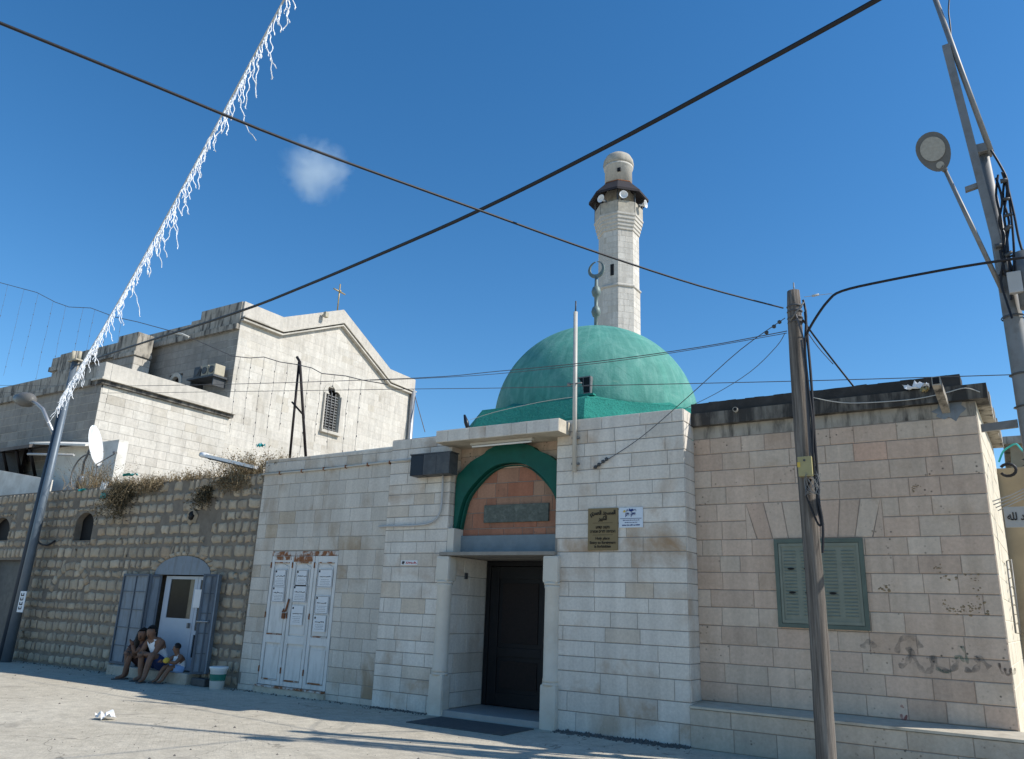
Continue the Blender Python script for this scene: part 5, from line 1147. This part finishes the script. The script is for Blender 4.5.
# a building further down the lane
nb = thing('lane_building', (2.5, 17.5, 0), 'tan plastered building down the lane at the far right edge', 'building')
bm = BM(); box(bm, .22, 8, 17, 26, 0, 4.9); obj('wall', bm, 'wall_far', nb)
bm = BM(); box(bm, .12, 8.1, 16.9, 26.1, 4.9, 5.05, .02); obj('roof_edge', bm, 'concrete', nb)
bm = BM(); box(bm, 2.2, 3.2, 16.96, 17.1, .0, 2.2); obj('door', bm, 'box_dark', nb)
bm = BM(); a, b = at(468, 429, 10.9), at(464.5, 415, 10.9); tube(bm, [a, a.lerp(b, .5), b], [.035, .045, .02], 7); tag(obj('roof_stub', bm, 'box_black'), 'short dark slanted stub on the mosque roof just behind the canopy slab', 'stub')
wire('hanging_cable', [at(950, -8, LY - .1), at(948.5, 10, LY - .1), at(950, 24, LY - .1), at(951, 36, LY - .1)], .01, 'cable', 'short black cable hanging down to the thin round tube at the top edge')
# rag and scraps on the pink roof
rnd = random.Random(14)
def crumple(name, c, sx, sy, sz, m, lab, cat, n=7):
    bm = BM(); vs = [[bm.verts.new(Vector(c) + V((i / (n - 1) - .5) * sx + rnd.uniform(-1, 1) * sx * .06, (j / (n - 1) - .5) * sy + rnd.uniform(-1, 1) * sy * .06, sz * rnd.uniform(0, 1) * (1 - .5 * abs(i / (n - 1) - .5)))) for j in range(n)] for i in range(n)]
    for i in range(n - 1):
        for j in range(n - 1):
            if (i, j) in ((0, 0), (n - 2, 0)): continue
            bm.faces.new((vs[i][j], vs[i + 1][j], vs[i + 1][j + 1], vs[i][j + 1]))
    o = tag(obj(name, bm, m, fix=False), lab, cat); return o
p = at(917, 390, 10.68); crumple('white_rag', p, .3, .1, .14, 'tank', 'white rag lying over the blackened roof edge left of the water spout', 'rag')
p = at(925, 391, 10.66); crumple('yellow_scrap', p + V(0, -.01, -.02), .1, .08, .1, 'gold', 'small yellowish scrap beside the white rag on the roof edge', 'scrap')
p = V(-10.5, 6.68, .003); crumple('crumpled_paper', p, .24, .2, .12, 'paper', 'crumpled white paper lying on the sunlit pavement', 'litter')
p = V(-16.9, 8.2, .003); crumple('paper_scrap', p, .22, .16, .05, 'paper', 'tiny pale scrap of paper on the sunlit pavement near the street pole', 'litter')
# graffiti on the pink wall (sprayed strokes, one object per scrawl)
def strokes(bm, L, wdt, w=.0125):
    for pts in L:
        P2 = [((onp(x, y, A0, A1) - A0).dot(PK.u), onp(x, y, A0, A1).z) for x, y in pts]
        P3_ = smooth([V(a, b, 0) for a, b in P2], 6); L1 = []; 
        for i, p in enumerate(P3_):
            d = (P3_[min(i + 1, len(P3_) - 1)] - P3_[max(i - 1, 0)]).normalized(); n_ = V(-d.y, d.x, 0) * wdt * (.7 + .3 * math.sin(i * .9))
            L1.append((bm.verts.new(PK.p((p + n_).x, (p + n_).y, w)), bm.verts.new(PK.p((p - n_).x, (p - n_).y, w))))
        for a, b in zip(L1, L1[1:]): bm.faces.new((a[0], b[0], b[1], a[1]))
gr = 'sprayed scrawls on the pink wall'
bm = BM(); strokes(bm, [[(897, 653), (900, 641), (909, 637), (917, 640), (921, 648)], [(908, 647), (910, 655), (906, 664), (899, 666)], [(910, 649), (918, 664), (925, 672), (932, 668), (932, 656)], [(933, 655), (938, 667), (950, 671), (957, 664), (957, 657)], [(965, 669), (973, 671), (979, 664), (976, 657), (982, 660), (990, 668)], [(862, 648), (866, 643), (872, 642), (875, 648)]], .035)
tag(obj('graffiti', bm, 'spray', fix=False), 'large faded dark scrawl sprayed across the pink wall right of the shutter', 'graffiti', gr)
bm = BM(); strokes(bm, [[(955, 658), (960, 656), (964, 662)], [(962, 646), (966, 655), (968, 664)], [(936, 668), (945, 672), (952, 671)]], .02, .015)
tag(obj('graffiti', bm, 'spray_green', fix=False), 'green dabs sprayed inside the faded scrawl on the pink wall', 'graffiti', gr)
bm = BM(); strokes(bm, [[(999, 663), (1001, 671), (1004, 674)], [(1005, 668), (1006, 674), (1010, 674), (1011, 668)], [(1011, 673), (1014, 674), (1015, 668)]], .015, .014)
tag(obj('graffiti', bm, 'spray_black', fix=False), 'short black scrawl sprayed close to the right corner of the pink wall', 'graffiti', gr)
bm = BM(); strokes(bm, [[(901, 705), (904, 708)], [(901, 714), (904, 721), (907, 715), (905, 720)]], .016, .014)
tag(obj('graffiti', bm, 'spray_red', fix=False), 'small red sprayed mark just above the ledge of the pink building', 'graffiti', gr)

# ------------------------------------------------------------------ on and behind the old house
h0, h1 = at(201, 455.5, 10.3), at(256, 468.5, 10.5)
ft = thing('strip_light', h1, 'long white strip light sticking out from the old house roof beside the shop', 'strip light')
bm = BM(); d = (h1 - h0); s_ = d.cross(V(0, 0, 1)).normalized(); u_ = s_.cross(d).normalized()
prism(bm, [h0 + d * .12 + s_ * .06 + u_ * .05, h0 + d * .12 - s_ * .06 + u_ * .05, h0 + d * .12 - s_ * .06 - u_ * .01, h0 + d * .12 + s_ * .06 - u_ * .01], d * .88); obj('light_body', bm, 'white', ft)
bm = BM(); tube(bm, [h0 + d * .14 - u_ * .02, h1 - d * .03 - u_ * .02], .02, 8); obj('light_slot', bm, 'box_dark', ft)
bm = BM(); tube(bm, [h0 + u_ * .02, h0 + d * .115 + u_ * .02], .055, 8); obj('end_cap', bm, 'white', ft)
bm = BM(); tube(bm, [h0 - d * .012 + u_ * .02, h0 - d * .001 + u_ * .02], .05, 8); obj('end_socket', bm, 'box_dark', ft)
dsh = thing('satellite_dish', at(87, 487, 11.5), 'pale oval satellite dish on a mast above the old house roof', 'satellite dish')
bm = BM(); lathe(bm, [(0, 0), (.25, .014), (.45, .05), (.56, .085), (.56, .095), (.45, .062), (.25, .026), (0, .012)], (0, 0, 0), 36, cap=False)
dc = at(92.5, 446, 11.5); dd = V(.72, .62, .22).normalized(); Mt = dd.to_track_quat('Z', 'Y').to_matrix()
for v in bm.verts: v.co = dc + Mt @ v.co
obj('dish', bm, 'white', dsh)
bm = BM(); lo = dc - Mt @ V(0, .52, -.07); fo = dc + dd * .7 - V(0, 0, .4); tube(bm, [lo, at(116, 453, 11.3)], .016, 6); obj('feed_arm', bm, 'box_grey', dsh)
bm = BM(); p = at(116, 453, 11.3); tube(bm, [p, p + (dc - p).normalized() * .14], .035, 8); obj('feed_horn', bm, 'box_grey', dsh)
bm = BM(); tube(bm, [at(80, 488, 11.55), at(84, 462, 11.55), dc - dd * .03], .03, 8); obj('dish_mast', bm, 'box_grey', dsh)
bm = BM(); c = at(84, 474, 11.8); tube(bm, [c + V(.62 * math.cos(a), 0, .55 * math.sin(a)) for a in [math.pi * 2 * k / 24 for k in range(25)]], .022, 6, caps=False); tag(obj('metal_hoop', bm, 'box_grey'), 'dark metal hoop standing in the dry bushes under the satellite dish', 'hoop')
bm = BM(); tube(bm, [at(78, 488, 10.9), at(82, 476, 10.9)], .075, 12); tag(obj('pipe_stub', bm, 'polepaint'), 'short pale blue pipe stub on the old house roof under the dish', 'pipe')
# A-frame of two rusty rods
af = thing('rod_frame', (-14.4, 13, 3.85), 'two rusty rods leaning together on the roofs in front of the church gable', 'rods')
a0_, a1_, a2_, a3_ = at(299, 362, 13), at(288.5, 470, 13), at(306.5, 470, 13), at(297, 357, 13)
bm = BM(); tube(bm, [a1_, a0_], .032, 7); obj('rod', bm, 'darkwood_red', af)
bm = BM(); tube(bm, [a2_, a0_ + V(.03, 0, 0), a3_], .036, 7); obj('rod', bm, 'darkwood_red', af)
bm = BM(); tube(bm, [at(292, 402, 12.97), at(302.5, 414, 12.97)], .024, 6); obj('cross_strut', bm, 'darkwood_red', af)
# roof hut with a low whitewashed wall
hut = thing('roof_hut', (-26, 13, 3.85), 'whitewashed lean-to with dark sheet roof behind the street pole', 'lean-to')
q0, q1 = at(-40, 463, 11.6), at(47, 479, 11.6)
bm = BM(); prism(bm, [V(q0.x, 11.6, 3.86), V(q1.x, 11.6, 3.86), q1, q0], (0, .18, 0)); obj('low_wall', bm, 'whitewash', hut)
bm = BM(); box(bm, -30, -27.2, 12.85, 12.95, 3.9, 6.2); obj('dark_back', bm, 'darkwood_red', hut)
bm = BM(); w0, w1 = at(58, 446, 12.6), at(95, 446, 12.6); box(bm, w0.x - .4, w1.x + 1.2, 12.6, 12.9, 3.86, w0.z - .06); obj('rear_wall', bm, 'whitewash', hut)
bm = BM(); e0, e1 = at(-30, 459, 11.9), at(29, 447, 11.9); e0.z = e1.z = (e0.z + e1.z) / 2 + .05
prism(bm, [e0, e1, e1 + V(0, 1.2, .35), e0 + V(0, 1.2, .35)], (0, 0, .1)); obj('sheet_roof', bm, 'sheet', hut)
bm = BM(); f0, f1 = at(29, 444, 12), at(85, 446, 12.2); prism(bm, [f0 + V(0, 0, .0), f1, f1 + V(0, .9, .2), f0 + V(0, .9, .2)], (0, 0, .06)); obj('pale_sheet', bm, 'whitewash', hut)
bm = BM(); tube(bm, [at(28, 454, 11.85), at(74, 455, 11.95)], .035, 8); obj('roof_pipe', bm, 'pvc', hut)
bm = BM()
for k in range(4): x = e1.x - .15 - k * .8; tube(bm, [(x, 12.0, e1.z), (x - .35, 12.5, e1.z - .75)], .05, 6)
obj('brace', bm, 'darkwood_red', hut)
# dry weeds along the roof edge
def bush(c, rx, ry, h, n, m, lab, cat='weeds', grp='dry weeds along the old house roof', hang=False, leaf=.03, seed=0):
    rnd = random.Random(seed); bm = BM(); lay = bm.loops.layers.float_color.new('tint'); c = Vector(c)
    for k in range(n):
        b = c + V(rnd.gauss(0, rx * .45), rnd.gauss(0, ry * .4), 0); t = rnd.random(); L_ = h * rnd.uniform(.35, 1.05)
        d = V(rnd.gauss(0, .5), rnd.gauss(0, .4) - (.25 if hang else 0), -1 if hang else 1).normalized(); pts = [b]
        for i in range(5):
            pts.append(pts[-1] + d * L_ / 5); d = (d + V(rnd.gauss(0, .22), rnd.gauss(0, .22), -.12 if not hang else -.1)).normalized()
        w = rnd.uniform(.004, .008); fs = []
        side = V(rnd.gauss(0, 1), rnd.gauss(0, 1), rnd.gauss(0, .3)).normalized()
        for i in range(5):
            a, b2 = pts[i], pts[i + 1]; w0, w1 = w * (1 - i / 5.5), w * (1 - (i + 1) / 5.5)
            fs.append(bm.faces.new([bm.verts.new(v) for v in (a - side * w0, a + side * w0, b2 + side * w1, b2 - side * w1)]))
            for j in range(2 if i else 1):
                o = a.lerp(b2, rnd.random()); dl = V(rnd.gauss(0, 1), rnd.gauss(0, 1), rnd.gauss(0, .8)).normalized() * leaf * rnd.uniform(.5, 1.6); s2 = dl.orthogonal().normalized() * leaf * rnd.uniform(.12, .3)
                fs.append(bm.faces.new([bm.verts.new(v) for v in (o, o + dl * .5 + s2, o + dl, o + dl * .5 - s2)]))
        for f in fs:
            for lp_ in f.loops: lp_[lay] = (min(1, max(0, t + rnd.uniform(-.15, .15))), 0, 0, 1)
    return tag(obj('dry_bush' if m == 'dry' else 'hanging_vine', bm, m, fix=False, origin=c), lab, cat, grp)
bush((-18.9, 10.7, 4.03), 1.0, .3, 1.05, 230, 'dry', 'scraggly brown dry bush beside the street pole and under the dish', seed=1)
bush((-17.6, 10.62, 4.02), .9, .3, .32, 260, 'dry', 'low straw-coloured weeds above the arched small window of the old house', seed=2)
bush((-16.3, 10.62, 4.02), .9, .3, .3, 260, 'dry', 'low dry weeds on the roof edge above the left shutter', seed=3)
bush((-14.9, 10.62, 4.02), .9, .3, .34, 280, 'dry', 'dry weeds on the roof edge above the shuttered doorway', seed=4)
bush((-13.35, 10.7, 4.0), .8, .35, .72, 420, 'dry', 'tall tangled dry bush at the shop corner behind the strip light', seed=5, leaf=.04)
bush((-12.55, 10.85, 4.2), .5, .3, .4, 160, 'dry', 'small dry bush spilling over the shop parapet corner', seed=6)
bush((-17.15, 10.43, 4.05), .4, .1, .95, 300, 'vine', 'dark hanging half-dry plant left of the grey shutters, near the arched window', 'hanging plant', 'plants hanging down the old house wall', True, .05, 7)
bush((-14.2, 10.43, 3.85), .2, .08, .62, 130, 'vine', 'narrow dark hanging plant above the right shutter, beside the broken hole', 'hanging plant', 'plants hanging down the old house wall', True, .05, 8)
bush((-16.4, 10.45, 4.03), .7, .1, .3, 220, 'dry', 'straw-coloured dead grass drooping over the wall top left of the doorway', 'weeds', 'dry weeds along the old house roof', True, .04, 9)
bush((-13.4, 10.45, 4.02), .7, .1, .4, 240, 'dry', 'dead brown grass drooping over the wall top under the strip light', 'weeds', 'dry weeds along the old house roof', True, .04, 10)
p = at(103, 491, 10.45); crumple('plastic_bag', p, .22, .1, .3, 'white', 'torn white plastic bag caught in the weeds on the roof edge', 'plastic bag')
p = at(103, 499, 10.44); crumple('teal_bag', p, .2, .1, .2, 'teal', 'teal plastic scrap hanging just below the white bag on the wall', 'plastic scrap')
p = at(83, 492, 10.5); crumple('teal_scrap', p, .3, .15, .1, 'teal', 'teal plastic scrap lying on the roof edge nearest the street pole', 'plastic scrap')
p = at(130, 476, 10.6); crumple('blue_scrap', p, .5, .2, .08, 'teal', 'blue-green plastic sheet scrap among the roof weeds above the hanging plant', 'plastic scrap')
p = at(260, 447.5, 10.8); crumple('blue_bottle', p, .2, .12, .12, 'teal', 'pale teal plastic scrap in the tall bush at the shop corner', 'plastic scrap')
# rubble strip at the foot of the walls
rnd = random.Random(21); bm = BM()
for k in range(1500):
    u = rnd.random(); x = -3.75 - 1.95 * u if rnd.random() < .62 else (-9.1 + 1.2 * rnd.random() if rnd.random() < .4 else -22 + 13 * rnd.random())
    y = YF - abs(rnd.gauss(0, .09)) - .02; s = rnd.uniform(.008, .03)
    if x > -5.6 and rnd.random() < .35: s *= 1.6
    vs = [bm.verts.new((x + s * math.cos(a + k) * rnd.uniform(.6, 1.1), y + s * math.sin(a + k) * rnd.uniform(.6, 1.1), -.004)) for a in (0, 1.3, 2.6, 3.9, 5.1)]
    tp = bm.verts.new((x, y, s * rnd.uniform(.5, 1.1)))
    for i in range(5): bm.faces.new((vs[i], vs[(i + 1) % 5], tp))
for k in range(900):
    x, y = rnd.uniform(-22, -1), rnd.uniform(3, 10.3); s = rnd.uniform(.004, .012) if k % 9 else rnd.uniform(.012, .026)
    vs = [bm.verts.new((x + s * math.cos(a + k), y + s * math.sin(a + k), -.003)) for a in (0, 1.6, 3.1, 4.7)]; tp = bm.verts.new((x, y, s * .8))
    for i in range(4): bm.faces.new((vs[i], vs[(i + 1) % 4], tp))
rb = obj('loose_stones', bm, 'dirt', origin=(-10, 9, 0)); tag(rb, 'loose grit and small stones along the foot of the walls', 'gravel', None, 'stuff')
# bucket
bk = thing('plastic_bucket', (-12.74, 10.22, 0), 'white plastic bucket with a green band standing by the shop corner', 'bucket')
bm = BM(); lathe(bm, [(.125, 0), (.15, .33), (.158, .335), (.158, .35), (.152, .352)], (-12.74, 10.2, 0), 26); obj('bucket_body', bm, 'bucket', bk)
bm = BM(); lathe(bm, [(.139, .16), (.1465, .26)], (-12.74, 10.2, 0), 26, cap=False); lathe(bm, [(.136, .145), (.1385, .158)], (-12.74, 10.2, 0), 26, cap=False); obj('bucket_label', bm, 'bucket_green', bk)
bm = BM(); lathe(bm, [(.165, .353), (.17, .36), (.17, .385), (.15, .39), (0, .39)], (-12.74, 10.2, 0), 26); obj('bucket_lid', bm, 'bucket', bk)
bm = BM(); box(bm, -13.5, -13.1, 10.2, 10.4, 0, .14, .02); tag(obj('dark_box', bm, 'box_dark'), 'small dark box on the ground under the right shutter beside the step', 'box')

# ------------------------------------------------------------------ people on the step
def skin(name, pts, links, rad, m, parent, root=0, sub=2):
    me = bpy.data.meshes.new('s'); me.from_pydata([tuple(p) for p in pts], links, []); o = bpy.data.objects.new('s', me); COL.objects.link(o)
    md = o.modifiers.new('k', 'SKIN'); sd = o.modifiers.new('u', 'SUBSURF'); sd.levels = sd.render_levels = sub
    for i, v in enumerate(me.skin_vertices[0].data):
        r = rad[i]; v.radius = r if hasattr(r, '__len__') else (r, r); v.use_root = i == root
    dg = bpy.context.evaluated_depsgraph_get(); dg.update(); m2 = bpy.data.meshes.new_from_object(o.evaluated_get(dg)); bm = BM(); bm.from_mesh(m2)
    bpy.data.objects.remove(o); bpy.data.meshes.remove(me); bpy.data.meshes.remove(m2)
    for f in bm.faces: f.smooth = True
    return bm
def chain(*idx): return [(a, b) for a, b in zip(idx, idx[1:])]
def person(lab, hip, chest, neck, head, sho, elb, hnd, hipj, knee, ank, toe, s, skinm, top, topm, botm, hair_long, face):
    t = thing('person', (hip[0], hip[1], 0), lab, 'person'); Vv = [Vector(p) for p in (hip, (Vector(hip) + Vector(chest)) / 2, chest, neck)]
    pts = list(Vv); rad = [.15 * s, .14 * s, .16 * s, .065 * s]; L = chain(0, 1, 2, 3)
    fdir = Vector(face).normalized(); h = Vector(head)
    pts += [h - V(0, 0, .055 * s) + fdir * .012 * s, h + V(0, 0, .03 * s), h + V(0, 0, .085 * s)]; rad += [.085 * s, .108 * s, .08 * s]; L += chain(3, 4, 5, 6)
    for k in (0, 1):
        i = len(pts); pts += [Vector(sho[k]), Vector(elb[k]), Vector(hnd[k])]; rad += [.068 * s, .053 * s, .036 * s]; L += [(2, i)] + chain(i, i + 1, i + 2)
        i = len(pts); pts += [Vector(hipj[k]), Vector(knee[k]), Vector(ank[k]), Vector(toe[k])]; rad += [.11 * s, .075 * s, .046 * s, (.036 * s, .024 * s)]; L += [(0, i)] + chain(i, i + 1, i + 2, i + 3)
    bm = skin('b', pts, L, rad, None, None); skb = bm.copy(); skb.normal_update()
    for k in (0, 1):               # hands: palm, four unequal curled fingers and a thumb, rooted in the wrist
        w = Vector(hnd[k]); d = (w - Vector(elb[k])).normalized(); d = (d + V(0, 0, -.35)).normalized(); sd = d.cross(V(0, 0, 1)).normalized()
        tube(bm, [w - d * .01 * s, w + d * .045 * s, w + d * .085 * s], [.026 * s, .034 * s, .03 * s], 8)
        for q, fl in enumerate((.062, .075, .07, .055)):
            o = w + d * .08 * s + sd * (q - 1.5) * .017 * s; tube(bm, [o, o + d * fl * .5 * s, o + d * fl * .8 * s + V(0, 0, -.022 * s)], [.0095 * s, .009 * s, .0075 * s], 6)
        o = w + d * .03 * s + sd * (.028 * s) * (1 if k else -1); tube(bm, [o, o + (d * .6 + sd * (1 if k else -1) * .6) * .05 * s], [.012 * s, .009 * s], 6)
    # nose and ears
    sx_ = fdir.cross(V(0, 0, 1)).normalized()
    tube(bm, [h + fdir * .08 * s + V(0, 0, .02 * s), h + fdir * .104 * s - V(0, 0, .02 * s), h + fdir * .085 * s - V(0, 0, .03 * s)], [.009 * s, .015 * s, .012 * s], 6)
    for k in (-1, 1): lathe(bm, [(0, -.03 * s), (.016 * s, 0), (0, .03 * s)], h + sx_ * k * .083 * s, 8)
    obj('body', bm, skinm, t)
    bm = BM()
    for k in (-1, 1): lathe(bm, [(0, -.008 * s), (.012 * s, 0), (0, .008 * s)], h + fdir * .079 * s + sx_ * k * .03 * s + V(0, 0, .012 * s), 8)
    tube(bm, [h + fdir * .077 * s + sx_ * -.022 * s - V(0, 0, .055 * s), h + fdir * .083 * s - V(0, 0, .057 * s), h + fdir * .077 * s + sx_ * .022 * s - V(0, 0, .055 * s)], .0055 * s, 5); obj('eyes_and_mouth', bm, 'hair', t)
    # hair cap
    bm = BM(); bmesh.ops.create_icosphere(bm, subdivisions=3, radius=1)
    for v in list(bm.verts):
        if v.co.dot(fdir) > .55 and v.co.z < .45: bm.verts.remove(v)
        elif v.co.z < (-.3 if not hair_long else -.75) : bm.verts.remove(v)
    for v in bm.verts: n_ = v.co.copy(); v.co = h + V(0, 0, .035 * s) + V(n_.x * .097, n_.y * .097, n_.z * .108) * s * (1 + random.uniform(-.02, .04)) - fdir * .012 * s
    if hair_long:
        for q in range(9):
            a = -fdir + sx_ * (q - 4) * .5; a.normalize(); o = h + a * .085 * s; tube(bm, [o + V(0, 0, .05 * s), o + a * .03 * s - V(0, 0, .1 * s), o + a * .035 * s - V(0, 0, .24 * s), o + a * .045 * s - V(0, 0, .38 * s)], [.05 * s, .07 * s, .065 * s, .02 * s], 7)
    for f in bm.faces: f.smooth = True
    obj('hair', bm, 'hair', t)
    # clothes follow the body: its own surface, lifted a little
    sg = [(Vv[0], Vv[1], 'low'), (Vv[1], Vv[2], 'mid'), (Vv[2], Vv[3], 'neck'), (Vv[3], h, 'head')]
    for k in (0, 1): sg += [(Vv[2], Vector(sho[k]), 'yoke'), (Vector(sho[k]), Vector(elb[k]), 'arm'), (Vector(elb[k]), Vector(hnd[k]), 'fore'), (Vv[0], Vector(hipj[k]), 'hipj'), (Vector(hipj[k]), Vector(knee[k]), 'thigh'), (Vector(knee[k]), Vector(ank[k]), 'shin')]
    def part(c):
        best = None
        for a, b, n_ in sg:
            d = b - a; t_ = max(0, min(1, (c - a).dot(d) / d.length_squared)); q = (c - a - d * t_).length / {'low': 1.5, 'mid': 1.5, 'yoke': .8}.get(n_, 1)
            if best is None or q < best[0]: best = (q, n_, t_)
        return best[1], best[2]
    def dress(name, ok, m_, lift):
        b2 = skb.copy(); bad = [f for f in b2.faces if not ok(*part(f.calc_center_median()), f.calc_center_median())]
        bmesh.ops.delete(b2, geom=bad, context='FACES'); b2.normal_update()
        nrm = [(v, v.normal.copy()) for v in b2.verts]
        for v, n_ in nrm: v.co += n_ * lift
        obj(name, b2, m_, t, fix=False)
    tee = top == 'tee'
    dress('shirt' if tee else 'tank_top', lambda n_, t_, c: n_ in ('low', 'mid') or (n_ == 'yoke' and (tee or t_ < .72)) or (n_ == 'neck' and t_ < .35 and (c - Vv[3]).dot(fdir) < .02) or (tee and n_ == 'arm' and t_ < .5), topm, .009)
    dress('shorts', lambda n_, t_, c: n_ in ('hipj',) or (n_ == 'thigh' and t_ < .72) or (n_ == 'low' and t_ < .35), botm, .014)
    bm = BM()
    for k in (0, 1):
        a, b = Vector(ank[k]), Vector(toe[k]); d = (b - a); d.z = 0; d.normalize(); sd = d.cross(V(0, 0, 1)); hl = a - d * .045 * s; tl_ = b + d * .04 * s
        prism(bm, [V(*(p_.xy), .002) for p_ in (hl - sd * .035 * s, hl + sd * .035 * s, tl_ + sd * .045 * s, tl_ + d * .03 * s, tl_ - sd * .045 * s)], (0, 0, .022))
    obj('sandals', bm, 'box_dark', t)
    return t
x = -14.58
person('man in white tank top and navy shorts sitting on the step', (x, 10.3, .31), (x - .1, 10.16, .66), (x - .12, 10.09, .79), (x - .13, 10.04, .9), [(x - .28, 10.1, .72), (x + .1, 10.14, .73)], [(x - .33, 9.98, .48), (x + .14, 9.98, .5)], [(x - .14, 9.86, .5), (x - .02, 9.86, .5)],
       [(x - .1, 10.24, .3), (x + .1, 10.24, .3)], [(x - .14, 9.9, .53), (x + .16, 9.92, .52)], [(x - .06, 9.9, .07), (x + .2, 9.8, .07)], [(x - .1, 9.78, .03), (x + .24, 9.68, .03)], 1, 'skin', 'tank', 'tank', 'shorts_blue', False, (.35, -1, -.35))
x = -15.12
person('person with long dark hair sitting on the step, leaning head against another', (x, 10.3, .31), (x + .05, 10.14, .62), (x + .08, 10.08, .74), (x + .13, 10.04, .85), [(x - .11, 10.08, .69), (x + .2, 10.1, .68)], [(x - .2, 9.95, .47), (x + .17, 9.9, .5)], [(x + .02, 9.84, .5), (x + .12, 9.86, .66)],
       [(x - .1, 10.24, .3), (x + .1, 10.24, .3)], [(x - .1, 9.92, .55), (x + .06, 9.9, .5)], [(x - .08, 9.97, .07), (x + .02, 9.84, .07)], [(x - .14, 9.85, .03), (x - .06, 9.72, .03)], .95, 'skin2', 'tee', 'shirt_dark', 'shirt_dark', True, (.55, -1, -.3))
x = -13.98
ch = person('small child in white top and light blue shorts sitting on the step', (x, 10.28, .27), (x + .0, 10.22, .45), (x - .01, 10.19, .53), (x - .03, 10.16, .64), [(x - .1, 10.18, .48), (x + .1, 10.2, .48)], [(x - .16, 10.06, .4), (x + .13, 10.06, .38)], [(x - .13, 9.95, .42), (x + .0, 9.95, .41)],
       [(x - .07, 10.24, .26), (x + .06, 10.24, .26)], [(x - .14, 10.03, .3), (x + .03, 10.02, .3)], [(x - .2, 9.94, .06), (x - .02, 9.93, .06)], [(x - .25, 9.86, .025), (x - .06, 9.85, .025)], .72, 'skin', 'tank', 'tank', 'shorts_light', False, (-.9, -.8, -.2))
bm = BM(); bmesh.ops.create_icosphere(bm, subdivisions=2, radius=.06)
for v in bm.verts: v.co = v.co * random.uniform(.9, 1.1) + V(x + .03, 9.93, .43)
for f in bm.faces: f.smooth = True
tag(obj('yellow_snack', bm, 'yellow'), 'small round yellow snack held in the hands of the child', 'snack')

# ------------------------------------------------------------------ light
SX, SY = 1.06, .37                       # sun offset per metre of height (towards +X and +Y)
sd_ = V(SX, SY, 1).normalized(); el = math.asin(sd_.z); az = math.atan2(SX, SY)
sl_ = bpy.data.lights.new('sun', 'SUN'); sl_.energy = 4.2; sl_.angle = R(.53); sl_.color = (1, .95, .87)
so = bpy.data.objects.new('sun', sl_); COL.objects.link(so); so.rotation_euler = sd_.to_track_quat('Z', 'Y').to_euler(); so.location = (20, 20, 60)
w = bpy.data.worlds.new('World'); scene.world = w; w.use_nodes = True; nt = w.node_tree; bg = nt.nodes['Background']
sky = nt.nodes.new('ShaderNodeTexSky'); sky.sky_type = 'NISHITA'; sky.sun_disc = False; sky.sun_elevation = el; sky.sun_rotation = az; sky.air_density = 1.0; sky.dust_density = .15; sky.ozone_density = 3.5
hs = nt.nodes.new('ShaderNodeHueSaturation'); hs.inputs['Saturation'].default_value = 1.27; hs.inputs['Hue'].default_value = .498; nt.links.new(sky.outputs[0], hs.inputs['Color']); nt.links.new(hs.outputs[0], bg.inputs['Color']); bg.inputs['Strength'].default_value = .122
# one small cloud, a real puff of vapour far up
cc = CAM + ray(316, 171) * 420
bm = BM(); bmesh.ops.create_icosphere(bm, subdivisions=3, radius=1)
for v in bm.verts: v.co = cc + V(v.co.x * 22, v.co.y * 22, v.co.z * 17)
cm = bpy.data.materials.new('thin_cloud'); cm.use_nodes = True; t = cm.node_tree; t.nodes.remove(t.nodes['Principled BSDF'])
pv = t.nodes.new('ShaderNodeVolumePrincipled'); pv.inputs['Color'].default_value = (.9, .98, 1, 1); pv.inputs['Anisotropy'].default_value = .35
tc = t.nodes.new('ShaderNodeTexCoord'); nz = t.nodes.new('ShaderNodeTexNoise'); nz.inputs['Scale'].default_value = .075; nz.inputs['Detail'].default_value = 5; nz.inputs['Roughness'].default_value = .6; nz.inputs['Distortion'].default_value = .6
ln = t.nodes.new('ShaderNodeVectorMath'); ln.operation = 'LENGTH'; mp = t.nodes.new('ShaderNodeMapping'); mp.inputs['Scale'].default_value = (1 / 22, 1 / 22, 1 / 17)
t.links.new(tc.outputs['Object'], nz.inputs['Vector']); t.links.new(tc.outputs['Object'], mp.inputs['Vector']); t.links.new(mp.outputs[0], ln.inputs[0])
m1 = t.nodes.new('ShaderNodeMath'); m1.operation = 'SUBTRACT'; t.links.new(nz.outputs['Fac'], m1.inputs[0])
m0 = t.nodes.new('ShaderNodeMath'); m0.operation = 'MULTIPLY'; t.links.new(ln.outputs['Value'], m0.inputs[0]); m0.inputs[1].default_value = .62; t.links.new(m0.outputs[0], m1.inputs[1])
m2 = t.nodes.new('ShaderNodeMath'); m2.operation = 'MULTIPLY'; m2.use_clamp = True; t.links.new(m1.outputs[0], m2.inputs[0]); m2.inputs[1].default_value = .11
t.links.new(m2.outputs[0], pv.inputs['Density']); t.links.new(pv.outputs[0], t.nodes['Material Output'].inputs['Volume'])
M['cloud'] = cm
cl = obj('cloud', bm, 'cloud', origin=cc); tag(cl, 'one small thin white cloud in the blue sky', 'cloud')
scene.cycles.volume_bounces = 6; scene.cycles.volume_step_rate = 4; scene.cycles.volume_max_steps = 64
scene.cycles.max_bounces = 6; scene.cycles.transparent_max_bounces = 12
scene.view_settings.view_transform = 'Standard'; scene.view_settings.look = 'None'; scene.view_settings.exposure = .42; scene.view_settings.gamma = 1
